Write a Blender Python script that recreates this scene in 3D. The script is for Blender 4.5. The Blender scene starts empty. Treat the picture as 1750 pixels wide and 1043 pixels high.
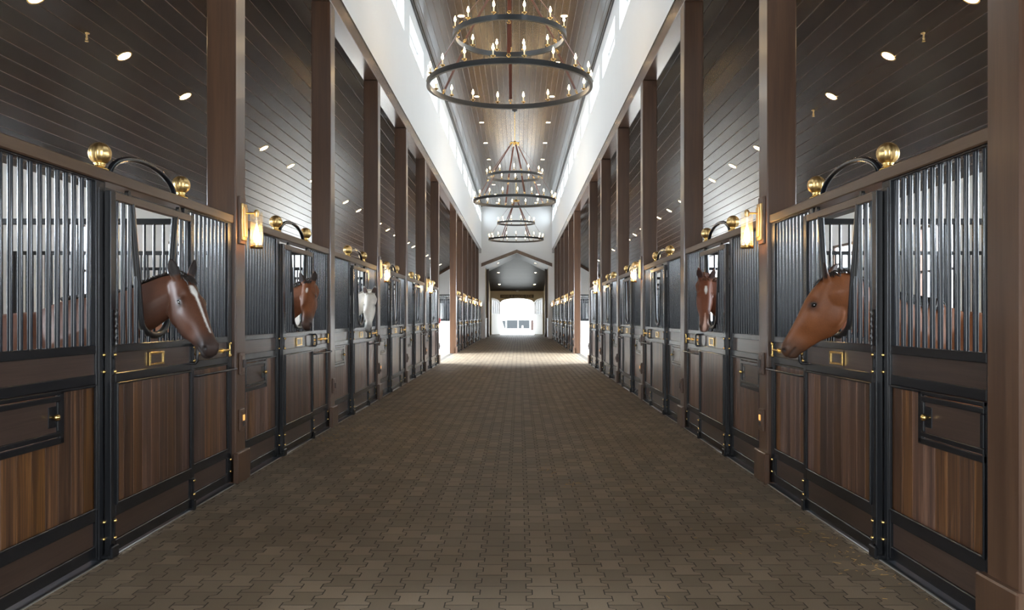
import bpy, bmesh, math, random
import numpy as np
from mathutils import Vector, Matrix

random.seed(7)
SC = bpy.context.scene
COL = SC.collection
PI = math.pi

# ------------------------------------------------------------------ camera, sky, light, exposure
EYE = 1.43
CAMX = 0.15
F_PX = 1410.0
cd = bpy.data.cameras.new('camera')
cam = bpy.data.objects.new('camera', cd)
COL.objects.link(cam)
cam.location = (CAMX, 0, EYE)
cam.rotation_euler = (PI / 2, 0, 0)
cd.sensor_fit = 'HORIZONTAL'
cd.sensor_width = 36.0
cd.lens = F_PX / 1750 * 36.0
cd.shift_x = (875 - 887) / 1750
cd.shift_y = (541 - 521.5) / 1750
cd.clip_end = 400
SC.camera = cam

vs = SC.view_settings
vs.view_transform = 'Standard'
vs.look = 'None'
vs.exposure = 1.62
vs.gamma = 1.0
vs.use_curve_mapping = False

w = bpy.data.worlds.new('sky')
SC.world = w
w.use_nodes = True
bg = w.node_tree.nodes['Background']
bg.inputs[0].default_value = (0.86, 0.94, 1.0, 1)
bg.inputs[1].default_value = 2.2


def area(name, loc, direction, sx, sy, radiance, color=(1, 1, 1), spread=180):
    l = bpy.data.lights.new(name, 'AREA')
    l.shape = 'RECTANGLE'
    l.size = sx
    l.size_y = sy
    l.energy = radiance * sx * sy * PI
    l.color = color
    l.spread = math.radians(spread)
    o = bpy.data.objects.new(name, l)
    COL.objects.link(o)
    o.location = loc
    o.rotation_euler = Vector(direction).to_track_quat('-Z', 'Y').to_euler()
    return o


DAY = (0.88, 0.95, 1.0)
for sg in (-1, 1):
    area('clerestory_daylight', (sg * 3.1, 27, 7.85), (-sg, 0, -0.15), 56, 0.95, 1.9, (0.80, 0.95, 1.0))
    area('stall_window_daylight', (sg * 8.0, 27, 3.3), (-sg, 0, -0.75), 56, 2.2, 26.0, (0.84, 0.93, 1.0), 110)
    area('cross_aisle_daylight', (sg * 7.6, 28.45, 2.6), (-sg, 0, -0.6), 6.4, 2.6, 3.0, DAY, 120)
area('entry_daylight', (0, -2.6, 2.6), (0, 1, 0), 4.5, 4.6, 0.9, (1.0, 0.95, 0.88))

# ------------------------------------------------------------------ materials
def new_mat(name):
    m = bpy.data.materials.new(name)
    m.use_nodes = True
    nt = m.node_tree
    return m, nt, nt.nodes['Principled BSDF']


def plain(name, col, rough=0.5, metal=0.0, coat=0.0, var=0.0, scale=8.0, bump=0.0, emit=None, es=0.0):
    m, nt, b = new_mat(name)
    b.inputs['Base Color'].default_value = (*col, 1)
    b.inputs['Roughness'].default_value = rough
    b.inputs['Metallic'].default_value = metal
    b.inputs['Coat Weight'].default_value = coat
    b.inputs['Coat Roughness'].default_value = 0.12
    if emit:
        b.inputs['Emission Color'].default_value = (*emit, 1)
        b.inputs['Emission Strength'].default_value = es
    if var or bump:
        tc = nt.nodes.new('ShaderNodeTexCoord')
        n = nt.nodes.new('ShaderNodeTexNoise')
        n.inputs['Scale'].default_value = scale
        n.inputs['Detail'].default_value = 5
        nt.links.new(tc.outputs['Object'], n.inputs['Vector'])
        if var:
            mx = nt.nodes.new('ShaderNodeMix')
            mx.data_type = 'RGBA'
            mx.inputs[6].default_value = (*[c * (1 - var) for c in col], 1)
            mx.inputs[7].default_value = (*[min(1, c * (1 + var)) for c in col], 1)
            nt.links.new(n.outputs['Fac'], mx.inputs[0])
            nt.links.new(mx.outputs[2], b.inputs['Base Color'])
        if bump:
            bp = nt.nodes.new('ShaderNodeBump')
            bp.inputs['Strength'].default_value = bump
            bp.inputs['Distance'].default_value = 0.004
            nt.links.new(n.outputs['Fac'], bp.inputs['Height'])
            nt.links.new(bp.outputs[0], b.inputs['Normal'])
    return m


def wood(name, dark, mid, light, axis='Z', rough=0.35, coat=0.0, rnd=0.35, across=14.0, along=0.7, spec=0.5, fine=0.5, bump=0.12):
    m, nt, b = new_mat(name)
    N, L = nt.nodes, nt.links
    tc = N.new('ShaderNodeTexCoord')
    oi = N.new('ShaderNodeObjectInfo')
    mul = N.new('ShaderNodeMath'); mul.operation = 'MULTIPLY'; mul.inputs[1].default_value = 37.0
    L.new(oi.outputs['Random'], mul.inputs[0])
    add = N.new('ShaderNodeVectorMath'); add.operation = 'ADD'
    L.new(tc.outputs['Object'], add.inputs[0]); L.new(mul.outputs[0], add.inputs[1])
    mp = N.new('ShaderNodeMapping')
    s = {'X': (along, across, across), 'Y': (across, along, across), 'Z': (across, across, along)}[axis]
    mp.inputs['Scale'].default_value = s
    L.new(add.outputs[0], mp.inputs['Vector'])
    n1 = N.new('ShaderNodeTexNoise'); n1.inputs['Scale'].default_value = 1.0; n1.inputs['Detail'].default_value = 4
    n1.inputs['Distortion'].default_value = 0.4
    n2 = N.new('ShaderNodeTexNoise'); n2.inputs['Scale'].default_value = 5.0; n2.inputs['Detail'].default_value = 3
    L.new(mp.outputs[0], n1.inputs['Vector']); L.new(mp.outputs[0], n2.inputs['Vector'])
    mixf = N.new('ShaderNodeMix'); mixf.data_type = 'FLOAT'; mixf.inputs[0].default_value = fine
    L.new(n1.outputs['Fac'], mixf.inputs[2]); L.new(n2.outputs['Fac'], mixf.inputs[3])
    rp = N.new('ShaderNodeValToRGB')
    e = rp.color_ramp.elements
    e[0].position = 0.34; e[0].color = (*dark, 1)
    e[1].position = 0.68; e[1].color = (*light, 1)
    x = e.new(0.5); x.color = (*mid, 1)
    L.new(mixf.outputs[0], rp.inputs[0])
    mr = N.new('ShaderNodeMapRange')
    mr.inputs['To Min'].default_value = 1 - rnd; mr.inputs['To Max'].default_value = 1 + rnd
    L.new(oi.outputs['Random'], mr.inputs['Value'])
    hsv = N.new('ShaderNodeHueSaturation')
    L.new(rp.outputs[0], hsv.inputs['Color']); L.new(mr.outputs[0], hsv.inputs['Value'])
    fr = N.new('ShaderNodeMath'); fr.operation = 'FRACT'
    m7 = N.new('ShaderNodeMath'); m7.operation = 'MULTIPLY'; m7.inputs[1].default_value = 7.31
    L.new(oi.outputs['Random'], m7.inputs[0]); L.new(m7.outputs[0], fr.inputs[0])
    sr = N.new('ShaderNodeMapRange'); sr.inputs['To Min'].default_value = 1 - .55 * rnd; sr.inputs['To Max'].default_value = 1 + .2 * rnd
    hr = N.new('ShaderNodeMapRange'); hr.inputs['To Min'].default_value = .5 - .016 * rnd; hr.inputs['To Max'].default_value = .5 + .010 * rnd
    L.new(fr.outputs[0], sr.inputs['Value']); L.new(fr.outputs[0], hr.inputs['Value'])
    L.new(sr.outputs[0], hsv.inputs['Saturation']); L.new(hr.outputs[0], hsv.inputs['Hue'])
    L.new(hsv.outputs[0], b.inputs['Base Color'])
    b.inputs['Roughness'].default_value = rough
    b.inputs['Specular IOR Level'].default_value = spec
    b.inputs['Coat Weight'].default_value = coat
    b.inputs['Coat Roughness'].default_value = 0.15
    bp = N.new('ShaderNodeBump'); bp.inputs['Strength'].default_value = bump; bp.inputs['Distance'].default_value = 0.002
    L.new(n2.outputs['Fac'], bp.inputs['Height']); L.new(bp.outputs[0], b.inputs['Normal'])
    return m


def paver_mat(name, island):
    m, nt, b = new_mat(name)
    N, L = nt.nodes, nt.links
    if island:
        src = N.new('ShaderNodeNewGeometry').outputs['Random Per Island']
    else:
        src = N.new('ShaderNodeObjectInfo').outputs['Random']
    rp = N.new('ShaderNodeValToRGB')
    e = rp.color_ramp.elements
    e[0].position = 0.0; e[0].color = (0.112, 0.082, 0.052, 1)
    e[1].position = 1.0; e[1].color = (0.190, 0.143, 0.095, 1)
    x = e.new(0.55); x.color = (0.146, 0.109, 0.071, 1)
    L.new(src, rp.inputs[0])
    tc = N.new('ShaderNodeNewGeometry')
    n = N.new('ShaderNodeTexNoise'); n.inputs['Scale'].default_value = 260; n.inputs['Detail'].default_value = 2
    n2 = N.new('ShaderNodeTexNoise'); n2.inputs['Scale'].default_value = 1.3; n2.inputs['Detail'].default_value = 5
    L.new(tc.outputs['Position'], n.inputs['Vector']); L.new(tc.outputs['Position'], n2.inputs['Vector'])
    ml = N.new('ShaderNodeMath'); ml.operation = 'MULTIPLY_ADD'; ml.inputs[1].default_value = 0.7; ml.inputs[2].default_value = 0.62
    L.new(n.outputs['Fac'], ml.inputs[0])
    ml2 = N.new('ShaderNodeMath'); ml2.operation = 'MULTIPLY_ADD'; ml2.inputs[1].default_value = 0.5; ml2.inputs[2].default_value = 0.77
    L.new(n2.outputs['Fac'], ml2.inputs[0])
    mm = N.new('ShaderNodeMath'); mm.operation = 'MULTIPLY'
    L.new(ml.outputs[0], mm.inputs[0]); L.new(ml2.outputs[0], mm.inputs[1])
    hsv = N.new('ShaderNodeHueSaturation')
    L.new(rp.outputs[0], hsv.inputs['Color']); L.new(mm.outputs[0], hsv.inputs['Value'])
    L.new(hsv.outputs[0], b.inputs['Base Color'])
    b.inputs['Roughness'].default_value = 0.60
    b.inputs['Specular IOR Level'].default_value = 0.5
    bp = N.new('ShaderNodeBump'); bp.inputs['Strength'].default_value = 0.35; bp.inputs['Distance'].default_value = 0.002
    L.new(n.outputs['Fac'], bp.inputs['Height']); L.new(bp.outputs[0], b.inputs['Normal'])
    return m


def glass_mat(name, tint, scatter=0.0):
    m = bpy.data.materials.new(name)
    m.use_nodes = True
    nt = m.node_tree
    nt.nodes.clear()
    o = nt.nodes.new('ShaderNodeOutputMaterial')
    t = nt.nodes.new('ShaderNodeBsdfTransparent'); t.inputs[0].default_value = (*tint, 1)
    g = nt.nodes.new('ShaderNodeBsdfGlossy'); g.inputs['Roughness'].default_value = 0.03
    lw = nt.nodes.new('ShaderNodeLayerWeight'); lw.inputs['Blend'].default_value = 0.5
    pw = nt.nodes.new('ShaderNodeMath'); pw.operation = 'POWER'; pw.inputs[1].default_value = 4.0
    nt.links.new(lw.outputs['Facing'], pw.inputs[0])
    fr = nt.nodes.new('ShaderNodeMath'); fr.operation = 'MULTIPLY_ADD'; fr.inputs[1].default_value = 0.7; fr.inputs[2].default_value = 0.06
    nt.links.new(pw.outputs[0], fr.inputs[0])
    mx = nt.nodes.new('ShaderNodeMixShader')
    nt.links.new(fr.outputs[0], mx.inputs[0])
    nt.links.new(t.outputs[0], mx.inputs[1]); nt.links.new(g.outputs[0], mx.inputs[2])
    out = mx.outputs[0]
    if scatter:
        tr = nt.nodes.new('ShaderNodeBsdfTranslucent'); tr.inputs[0].default_value = (1.0, 0.93, 0.80, 1)
        m2 = nt.nodes.new('ShaderNodeMixShader'); m2.inputs[0].default_value = scatter
        nt.links.new(out, m2.inputs[1]); nt.links.new(tr.outputs[0], m2.inputs[2])
        out = m2.outputs[0]
    nt.links.new(out, o.inputs[0])
    return m


M = {}
M['post'] = wood('stained_timber', (0.045, 0.0205, 0.0098), (0.060, 0.028, 0.0134), (0.080, 0.038, 0.018), 'Z', 0.36, 0.3, 0.06, 10, 0.5, fine=0.35)
M['beam'] = wood('stained_beam', (0.068, 0.034, 0.020), (0.088, 0.046, 0.028), (0.11, 0.06, 0.037), 'Y', 0.26, 0.3, 0.05, 10, 0.4, fine=0.35)
M['cap'] = wood('stained_cap', (0.056, 0.031, 0.018), (0.073, 0.042, 0.025), (0.092, 0.054, 0.033), 'Y', 0.32, 0.2, 0.05, 14, 0.5)
M['plank'] = wood('walnut_plank', (0.023, 0.0105, 0.007), (0.070, 0.030, 0.0135), (0.175, 0.076, 0.029), 'Z', 0.36, 0.15, 0.45, 16, 0.45, fine=0.45)
M['band'] = wood('dark_board', (0.026, 0.015, 0.011), (0.042, 0.024, 0.017), (0.062, 0.036, 0.025), 'Y', 0.32, 0.15, 0.12, 22, 0.6)
M['ceil'] = wood('ceiling_board', (0.013, 0.0068, 0.004), (0.021, 0.0112, 0.0068), (0.032, 0.0175, 0.0108), 'Y', 0.26, 0.0, 0.30, 9, 0.25, spec=0.26, bump=0.03)
M['nave'] = wood('nave_board', (0.034, 0.018, 0.010), (0.056, 0.030, 0.016), (0.088, 0.048, 0.026), 'Y', 0.20, 0.0, 0.12, 9, 0.25, spec=0.75, bump=0.03)
M['cross'] = wood('vestibule_board', (0.010, 0.008, 0.008), (0.015, 0.012, 0.012), (0.022, 0.018, 0.017), 'X', 0.36, 0.0, 0.25, 9, 0.3, spec=0.12)
M['groove'] = plain('groove_backing', (0.12, 0.08, 0.055), 0.6)  # lighter than the boards, painting in the highlights along their bevelled edges
M['black'] = plain('black_steel', (0.007, 0.0075, 0.009), 0.27)
M['iron'] = plain('chandelier_iron', (0.010, 0.012, 0.014), 0.34, 0.0, 0.1)
M['rubber'] = plain('black_padding', (0.012, 0.012, 0.013), 0.33)
M['bar'] = plain('bar_steel', (0.008, 0.010, 0.014), 0.16, 0.0, 0.0)
M['brass'] = plain('brass', (0.72, 0.48, 0.17), 0.26, 1.0, 0, 0.12, 30)
M['brass_soft'] = plain('brushed_brass', (0.78, 0.55, 0.24), 0.34, 1.0, 0, 0.15, 14)
M['white'] = plain('white_plaster', (0.74, 0.74, 0.73), 0.75, var=0.02, scale=1.5)
M['cream'] = plain('cream_plaster', (0.62, 0.53, 0.38), 0.8, var=0.03, scale=1.5)
M['wpaint'] = plain('white_paint', (0.78, 0.78, 0.76), 0.45)
M['paver'] = paver_mat('rubber_paver', False)
M['paver_i'] = paver_mat('rubber_paver_field', True)
M['joint'] = plain('dark_joint', (0.026, 0.021, 0.016), 0.9)
M['bedding'] = plain('stall_bedding', (0.42, 0.34, 0.24), 0.95, var=0.3, scale=20)
M['strip'] = plain('pale_metal_strip', (0.42, 0.41, 0.39), 0.4, 0.6)
M['track'] = plain('floor_track', (0.03, 0.032, 0.036), 0.3, 0.7)
M['glass'] = glass_mat('window_glass', (0.97, 0.98, 1.0))
M['sglass'] = glass_mat('lamp_glass', (1.0, 0.97, 0.90), 0.05)
M['bulb'] = plain('lamp_filament', (1, 0.8, 0.5), 0.4, emit=(1.0, 0.62, 0.26), es=50.0)
M['cbulb'] = plain('candle_flame', (1, 0.85, 0.6), 0.4, emit=(1.0, 0.70, 0.36), es=20.0)
M['lens'] = plain('downlight_lens', (1, 0.9, 0.7), 0.4, emit=(1.0, 0.70, 0.38), es=22.0)
M['night'] = plain('night_light_lens', (.5, 0.25, 0.08), 0.4, emit=(1.0, 0.45, 0.12), es=0.35)
M['candle'] = plain('candle_tube', (0.85, 0.75, 0.55), 0.5)
M['leather'] = plain('brown_leather', (0.11, 0.036, 0.024), 0.42, var=0.15, scale=20)
M['plate'] = plain('brown_outlet', (0.030, 0.020, 0.015), 0.4)
M['sand'] = plain('pale_sand', (0.86, 0.84, 0.80), 0.9, var=0.04, scale=2)
M['fence'] = plain('grey_blue_panel', (0.026, 0.031, 0.036), 0.6)
M['red'] = plain('red_plastic', (0.45, 0.03, 0.02), 0.4)
M['redwood'] = plain('reddish_board', (0.05, 0.026, 0.02), 0.6)
M['straw'] = plain('straw', (0.42, 0.25, 0.08), 0.8)
M['gold'] = plain('gold_letters', (0.34, 0.25, 0.12), 0.4, 0.7)
M['signb'] = plain('sign_board', (0.045, 0.030, 0.018), 0.5)
M['eye'] = plain('horse_eye', (0.006, 0.004, 0.003), 0.06, coat=1.0)
M['chrome'] = plain('bright_chain', (0.07, 0.07, 0.07), 0.35, 1.0)

# ------------------------------------------------------------------ mesh helpers
class MB:
    def __init__(s):
        s.v = []; s.f = []; s.mi = []; s.sm = []

    def add(s, vs, fs, m=0, smooth=False):
        o = len(s.v)
        s.v.extend(vs)
        for f in fs:
            s.f.append([i + o for i in f]); s.mi.append(m); s.sm.append(smooth)

    def box(s, x0, x1, y0, y1, z0, z1, ch=0.0, m=0):
        if x0 > x1: x0, x1 = x1, x0
        if y0 > y1: y0, y1 = y1, y0
        if z0 > z1: z0, z1 = z1, z0
        ch = min(ch, (x1 - x0) * .45, (y1 - y0) * .45, (z1 - z0) * .45)
        if ch <= 0:
            v = [(x, y, z) for z in (z0, z1) for y in (y0, y1) for x in (x0, x1)]
            s.add(v, [(0, 2, 3, 1), (4, 5, 7, 6), (0, 1, 5, 4), (2, 6, 7, 3), (0, 4, 6, 2), (1, 3, 7, 5)], m)
            return
        v = []; idx = {}
        for ax in range(3):
            for sx in (0, 1):
                for sy in (0, 1):
                    for sz in (0, 1):
                        p = [[x0, x1][sx], [y0, y1][sy], [z0, z1][sz]]
                        sg = [1 if q == 0 else -1 for q in (sx, sy, sz)]
                        for k in range(3):
                            if k != ax: p[k] += ch * sg[k]
                        idx[(ax, sx, sy, sz)] = len(v); v.append(tuple(p))
        f = []
        for ax in range(3):
            o1, o2 = [k for k in range(3) if k != ax]
            for sd in (0, 1):
                q = []
                for a, b in ((0, 0), (1, 0), (1, 1), (0, 1)):
                    c = [0, 0, 0]; c[ax] = sd; c[o1] = a; c[o2] = b
                    q.append(idx[(ax, *c)])
                f.append(q)
        for ax in range(3):           # edges parallel to ax
            o1, o2 = [k for k in range(3) if k != ax]
            for a in (0, 1):
                for b in (0, 1):
                    q = []
                    for (face, e) in ((o1, 0), (o1, 1), (o2, 1), (o2, 0)):
                        c = [0, 0, 0]; c[ax] = e; c[o1] = a; c[o2] = b
                        q.append(idx[(face, *c)])
                    f.append(q)
        for sx in (0, 1):
            for sy in (0, 1):
                for sz in (0, 1):
                    f.append([idx[(k, sx, sy, sz)] for k in range(3)])
        s.add(v, f, m)

    def tube(s, pts, r, n=8, m=0, closed=False, flat=None):
        P = [Vector(p) for p in pts]
        k = len(P)
        R = r if isinstance(r, (list, tuple)) else [r] * k
        vs_ = []; fs = []
        ref = None
        for i in range(k):
            if closed: t = P[(i + 1) % k] - P[i - 1]
            else: t = P[min(i + 1, k - 1)] - P[max(i - 1, 0)]
            t.normalize()
            if ref is None:
                ref = Vector((0, 0, 1)) if abs(t.z) < 0.9 else Vector((1, 0, 0))
            a = (ref - t * ref.dot(t)).normalized()
            ref = a
            b = t.cross(a)
            for j in range(n):
                an = 2 * PI * j / n + PI / n
                fa = 1.0 if flat is None else flat
                vs_.append(tuple(P[i] + a * math.cos(an) * R[i] + b * math.sin(an) * R[i] * fa))
        for i in range(k if closed else k - 1):
            for j in range(n):
                i2 = (i + 1) % k
                fs.append((i * n + j, i * n + (j + 1) % n, i2 * n + (j + 1) % n, i2 * n + j))
        s.add(vs_, fs, m, n > 5)
        if not closed:
            s.add([vs_[j] for j in range(n)], [tuple(range(n))[::-1]], m)
            s.add([vs_[(k - 1) * n + j] for j in range(n)], [tuple(range(n))], m)

    def lathe(s, prof, c=(0, 0, 0), n=16, m=0, axis='Z', rib=None, opened=False):
        vs_ = []; fs = []
        k = len(prof)
        for i, (r, h) in enumerate(prof):
            for j in range(n):
                a = 2 * PI * j / n
                rr = r * (rib(a) if rib else 1)
                x, y = rr * math.cos(a), rr * math.sin(a)
                p = {'Z': (x, y, h), 'X': (h, x, y), 'Y': (x, h, y)}[axis]
                vs_.append((p[0] + c[0], p[1] + c[1], p[2] + c[2]))
        for i in range(k - 1):
            for j in range(n):
                fs.append((i * n + j, i * n + (j + 1) % n, (i + 1) * n + (j + 1) % n, (i + 1) * n + j))
        s.add(vs_, fs, m, True)
        if prof[0] == prof[-1] or opened: return
        if prof[0][0] > 1e-5: s.add(vs_[:n], [tuple(range(n))[::-1]], m)
        if prof[-1][0] > 1e-5: s.add(vs_[-n:], [tuple(range(n))], m)

    def ball(s, c, r, n=12, m=0):
        k = max(5, n // 2)
        s.lathe([(max(1e-4, r * math.sin(PI * i / k)), -r * math.cos(PI * i / k)) for i in range(k + 1)], c, n, m)

    def prism(s, poly, axis, a0, a1, m=0):
        k = len(poly)
        def P(p, a): return {'Y': (p[0], a, p[1]), 'X': (a, p[0], p[1]), 'Z': (p[0], p[1], a)}[axis]
        vs_ = [P(p, a0) for p in poly] + [P(p, a1) for p in poly]
        fs = [tuple(range(k)), tuple(range(2 * k - 1, k - 1, -1))]
        fs += [(i, (i + 1) % k, k + (i + 1) % k, k + i) for i in range(k)]
        s.add(vs_, fs, m)

    def mesh(s, name, mats, sx=1, merge=False):
        me = bpy.data.meshes.new(name)
        vs_ = [(v[0] * sx, v[1], v[2]) for v in s.v] if sx != 1 else s.v
        me.from_pydata([tuple(v) for v in vs_], [], s.f)
        for m in mats: me.materials.append(m)
        me.polygons.foreach_set('material_index', s.mi)
        me.polygons.foreach_set('use_smooth', s.sm)
        bm = bmesh.new(); bm.from_mesh(me)
        if merge: bmesh.ops.remove_doubles(bm, verts=bm.verts, dist=1e-5)
        bmesh.ops.recalc_face_normals(bm, faces=bm.faces)
        bm.to_mesh(me); bm.free()
        me.update()
        return me

    def build(s, name, mats, parent=None, sx=1, loc=(0, 0, 0)):
        if not isinstance(mats, (list, tuple)): mats = [mats]
        return link(name, s.mesh(name, mats, sx), parent, loc)


def link(name, data, parent=None, loc=(0, 0, 0)):
    o = bpy.data.objects.new(name, data)
    COL.objects.link(o)
    o.location = loc
    if parent is not None: o.parent = parent
    return o


def thing(name, label, cat, loc=(0, 0, 0), group=None):
    o = link(name, None, None, loc)
    tag(o, label, cat, group)
    o.empty_display_size = 0.1
    return o


def tag(o, label, cat, group=None):
    o['label'] = label; o['category'] = cat
    if group: o['group'] = group
    elif 'group' in o: del o['group']
    return o


def struct(o):
    o['kind'] = 'structure'
    return o


KIDS = {}
def copy_tree(o, loc, label=None, group=None, rz=None):
    """copy of a thing with copies of its parts and their sub-parts (mesh data shared)"""
    if o.name not in KIDS:
        KIDS[o.name] = [(c, list(c.children)) for c in o.children]
    r = o.copy(); COL.objects.link(r); r.location = loc
    if rz is not None: r.rotation_euler = (0, 0, rz)
    if label: r['label'] = label
    if group: r['group'] = group
    for ch, sub in KIDS[o.name]:
        c = ch.copy(); COL.objects.link(c); c.parent = r
        for g in sub:
            d = g.copy(); COL.objects.link(d); d.parent = c
    return r


ORD = ['first', 'second', 'third', 'fourth', 'fifth', 'sixth', 'seventh', 'eighth', 'ninth', 'tenth', 'eleventh', 'twelfth',
       'thirteenth', 'fourteenth', 'fifteenth', 'sixteenth', 'seventeenth', 'eighteenth', 'nineteenth', 'twentieth',
       'twenty-first', 'twenty-second', 'twenty-third', 'twenty-fourth', 'twenty-fifth', 'twenty-sixth', 'twenty-seventh',
       'twenty-eighth', 'twenty-ninth', 'thirtieth']

# ------------------------------------------------------------------ layout (corridor centre is x = 0, camera looks along +y)
PF = 2.275          # corridor face of the posts
PS = 0.25           # post side
SX = 2.325          # plane of the stall fronts
XW = 6.45           # inner face of the outer walls
ZB0, ZB1 = 5.49, 5.74
ZC = 8.5
YP = [3.5, 7.06, 10.62, 14.18, 17.74, 21.30, 24.86, 31.83, 35.36, 38.90, 42.43, 45.96, 49.50]
YEND = 53.0
YV = 65.0
Y0 = -3.0
SLOPE = 0.58
XA = PF + PS        # aisle ceiling starts here
ZA = 5.67
def aisle_z(x): return ZA - SLOPE * (abs(x) - XA)

# ---- floor with interlocking pavers
fl = MB()
fl.box(-2.5, 2.5, Y0, YV + 0.3, -0.15, -0.0028)
fl.box(-XW - .3, -2.5, 25.1, 31.85, -0.15, -0.0028)
fl.box(2.5, XW + .3, 25.1, 31.85, -0.15, -0.0028)
floor = struct(fl.build('floor', [M['joint']]))
bd = MB()
for sg in (-1, 1):
    for a, b in ((Y0, 25.1), (31.85, YEND + .3)):
        bd.box(sg * 2.5, sg * (XW + .3), a, b, -0.15, 0.0)
struct(bd.build('floor_stalls', [M['bedding']]))

PX, PL, AMP, GAP = 0.135, 0.19, 0.016, 0.0030
def paver_geo():
    w2 = PX / 2 - GAP
    right = [(w2 + AMP, GAP), (w2 + AMP, .195 * PL), (w2 - AMP, .305 * PL), (w2 - AMP, .695 * PL), (w2 + AMP, .805 * PL), (w2 + AMP, PL - GAP)]
    poly = right + [(-x, y) for x, y in right[::-1]]
    k = len(poly)
    cx, cy = 0, PL / 2
    top = [(x, y, 0.0) for x, y in poly]
    low = [(x, y, -0.009) for x, y in poly]
    return top + low, [tuple(range(k))] + [(i, (i + 1) % k, k + (i + 1) % k, k + i)[::-1] for i in range(k)]
pv, pf_ = paver_geo()
near = MB(); near.add(pv, pf_[:1]); near.add(pv, pf_[1:], 1)
paver_mesh = near.mesh('paver', [M['paver'], M['joint']])
cells = []
def zone(x0, x1, y0, y1):
    i0, i1 = math.ceil(x0 / PX + .5), math.floor(x1 / PX - .5)
    j0, j1 = math.ceil(y0 / PL), math.floor(y1 / PL) - 1
    for i in range(i0, i1 + 1):
        for j in range(j0, j1 + 1):
            cells.append((i * PX, j * PL + (PL / 2 if i % 2 else 0)))
zone(-2.37, 2.37, 3.75, YEND + .1)
zone(-2.1, 2.1, YEND + .2, YV + .2)
zone(-XW, -2.37, 25.2, 31.8)
zone(2.37, XW, 25.2, 31.8)
cells.sort(key=lambda c: (c[1] < 3.95, c[1]))
for c in cells[:300]:
    o = link('paver', paver_mesh, floor, (c[0], c[1], random.uniform(-.0005, .0005)))
rest = np.array(cells[300:])
pva = np.array(pv)
n = len(rest)
V = (pva[None] + np.concatenate([rest, np.random.RandomState(3).uniform(-.0005, .0005, (n, 1))], 1)[:, None, :]).reshape(-1, 3)
fm = bpy.data.meshes.new('paver_field')
k = len(pv)
fm.from_pydata(V.tolist(), [], [[a + b * k for a in f] for b in range(n) for f in pf_])
fm.materials.append(M['paver_i']); fm.materials.append(M['joint'])
fm.polygons.foreach_set('material_index', ([0] + [1] * (len(pf_) - 1)) * n)
fo = link('paver_field', fm, floor); fo['kind'] = 'stuff'

# ---- pale strip and dark floor track along the stall fronts
ti = 0
def trim_obj(mb, mats):
    global ti
    ti += 1
    return struct(mb.build('trim_%d' % ti, mats))
for sg in (-1, 1):
    for a, b in ((Y0, 25.1), (31.85, YEND)):
        m = MB(); m.box(sg * (SX - .062), sg * (SX - .05), a, b, -.01, .004)
        trim_obj(m, [M['strip']])
        m = MB(); m.box(sg * (SX - .05), sg * (SX + .10), a, b, -.01, .003)
        trim_obj(m, [M['track']])

# ---- outer walls with window openings, clerestory walls with windows
def bays():
    out = []
    ys = [-.06] + YP
    for a, b in zip(ys[:-1], ys[1:]):
        if b == YP[7]:
            out += [(25.11, 28.4, True), (28.55, 31.83, True)]
        else: out.append((a + PS, b, False))
    out.append((YP[-1] + PS, YEND, False))
    return out
BAYS = bays()
wn = 0
def window(x, yc, wd, z0, z1, sg, nm, clere):
    global wn
    wn += 1
    f = MB()
    t = .05 if not clere else .025
    xo = sg * x
    d = sg * .04
    f.box(xo, xo + d, yc - wd / 2, yc - wd / 2 + t, z0, z1, .004)
    f.box(xo, xo + d, yc + wd / 2 - t, yc + wd / 2, z0, z1, .004)
    f.box(xo, xo + d, yc - wd / 2, yc + wd / 2, z0, z0 + t, .004)
    f.box(xo, xo + d, yc - wd / 2, yc + wd / 2, z1 - t, z1, .004)
    if not clere:
        zm = z0 + (z1 - z0) * .55
        f.box(xo + d * .2, xo + d * .8, yc - wd / 2, yc + wd / 2, zm - .02, zm + .02)
    o = struct(f.build('window_%d' % wn, [M['wpaint'] if clere else M['post']]))
    g = MB()
    g.box(xo + d * .4, xo + d * .6, yc - wd / 2 + t, yc + wd / 2 - t, z0 + t, z1 - t)
    g.build('pane', [M['glass']], o)
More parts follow.
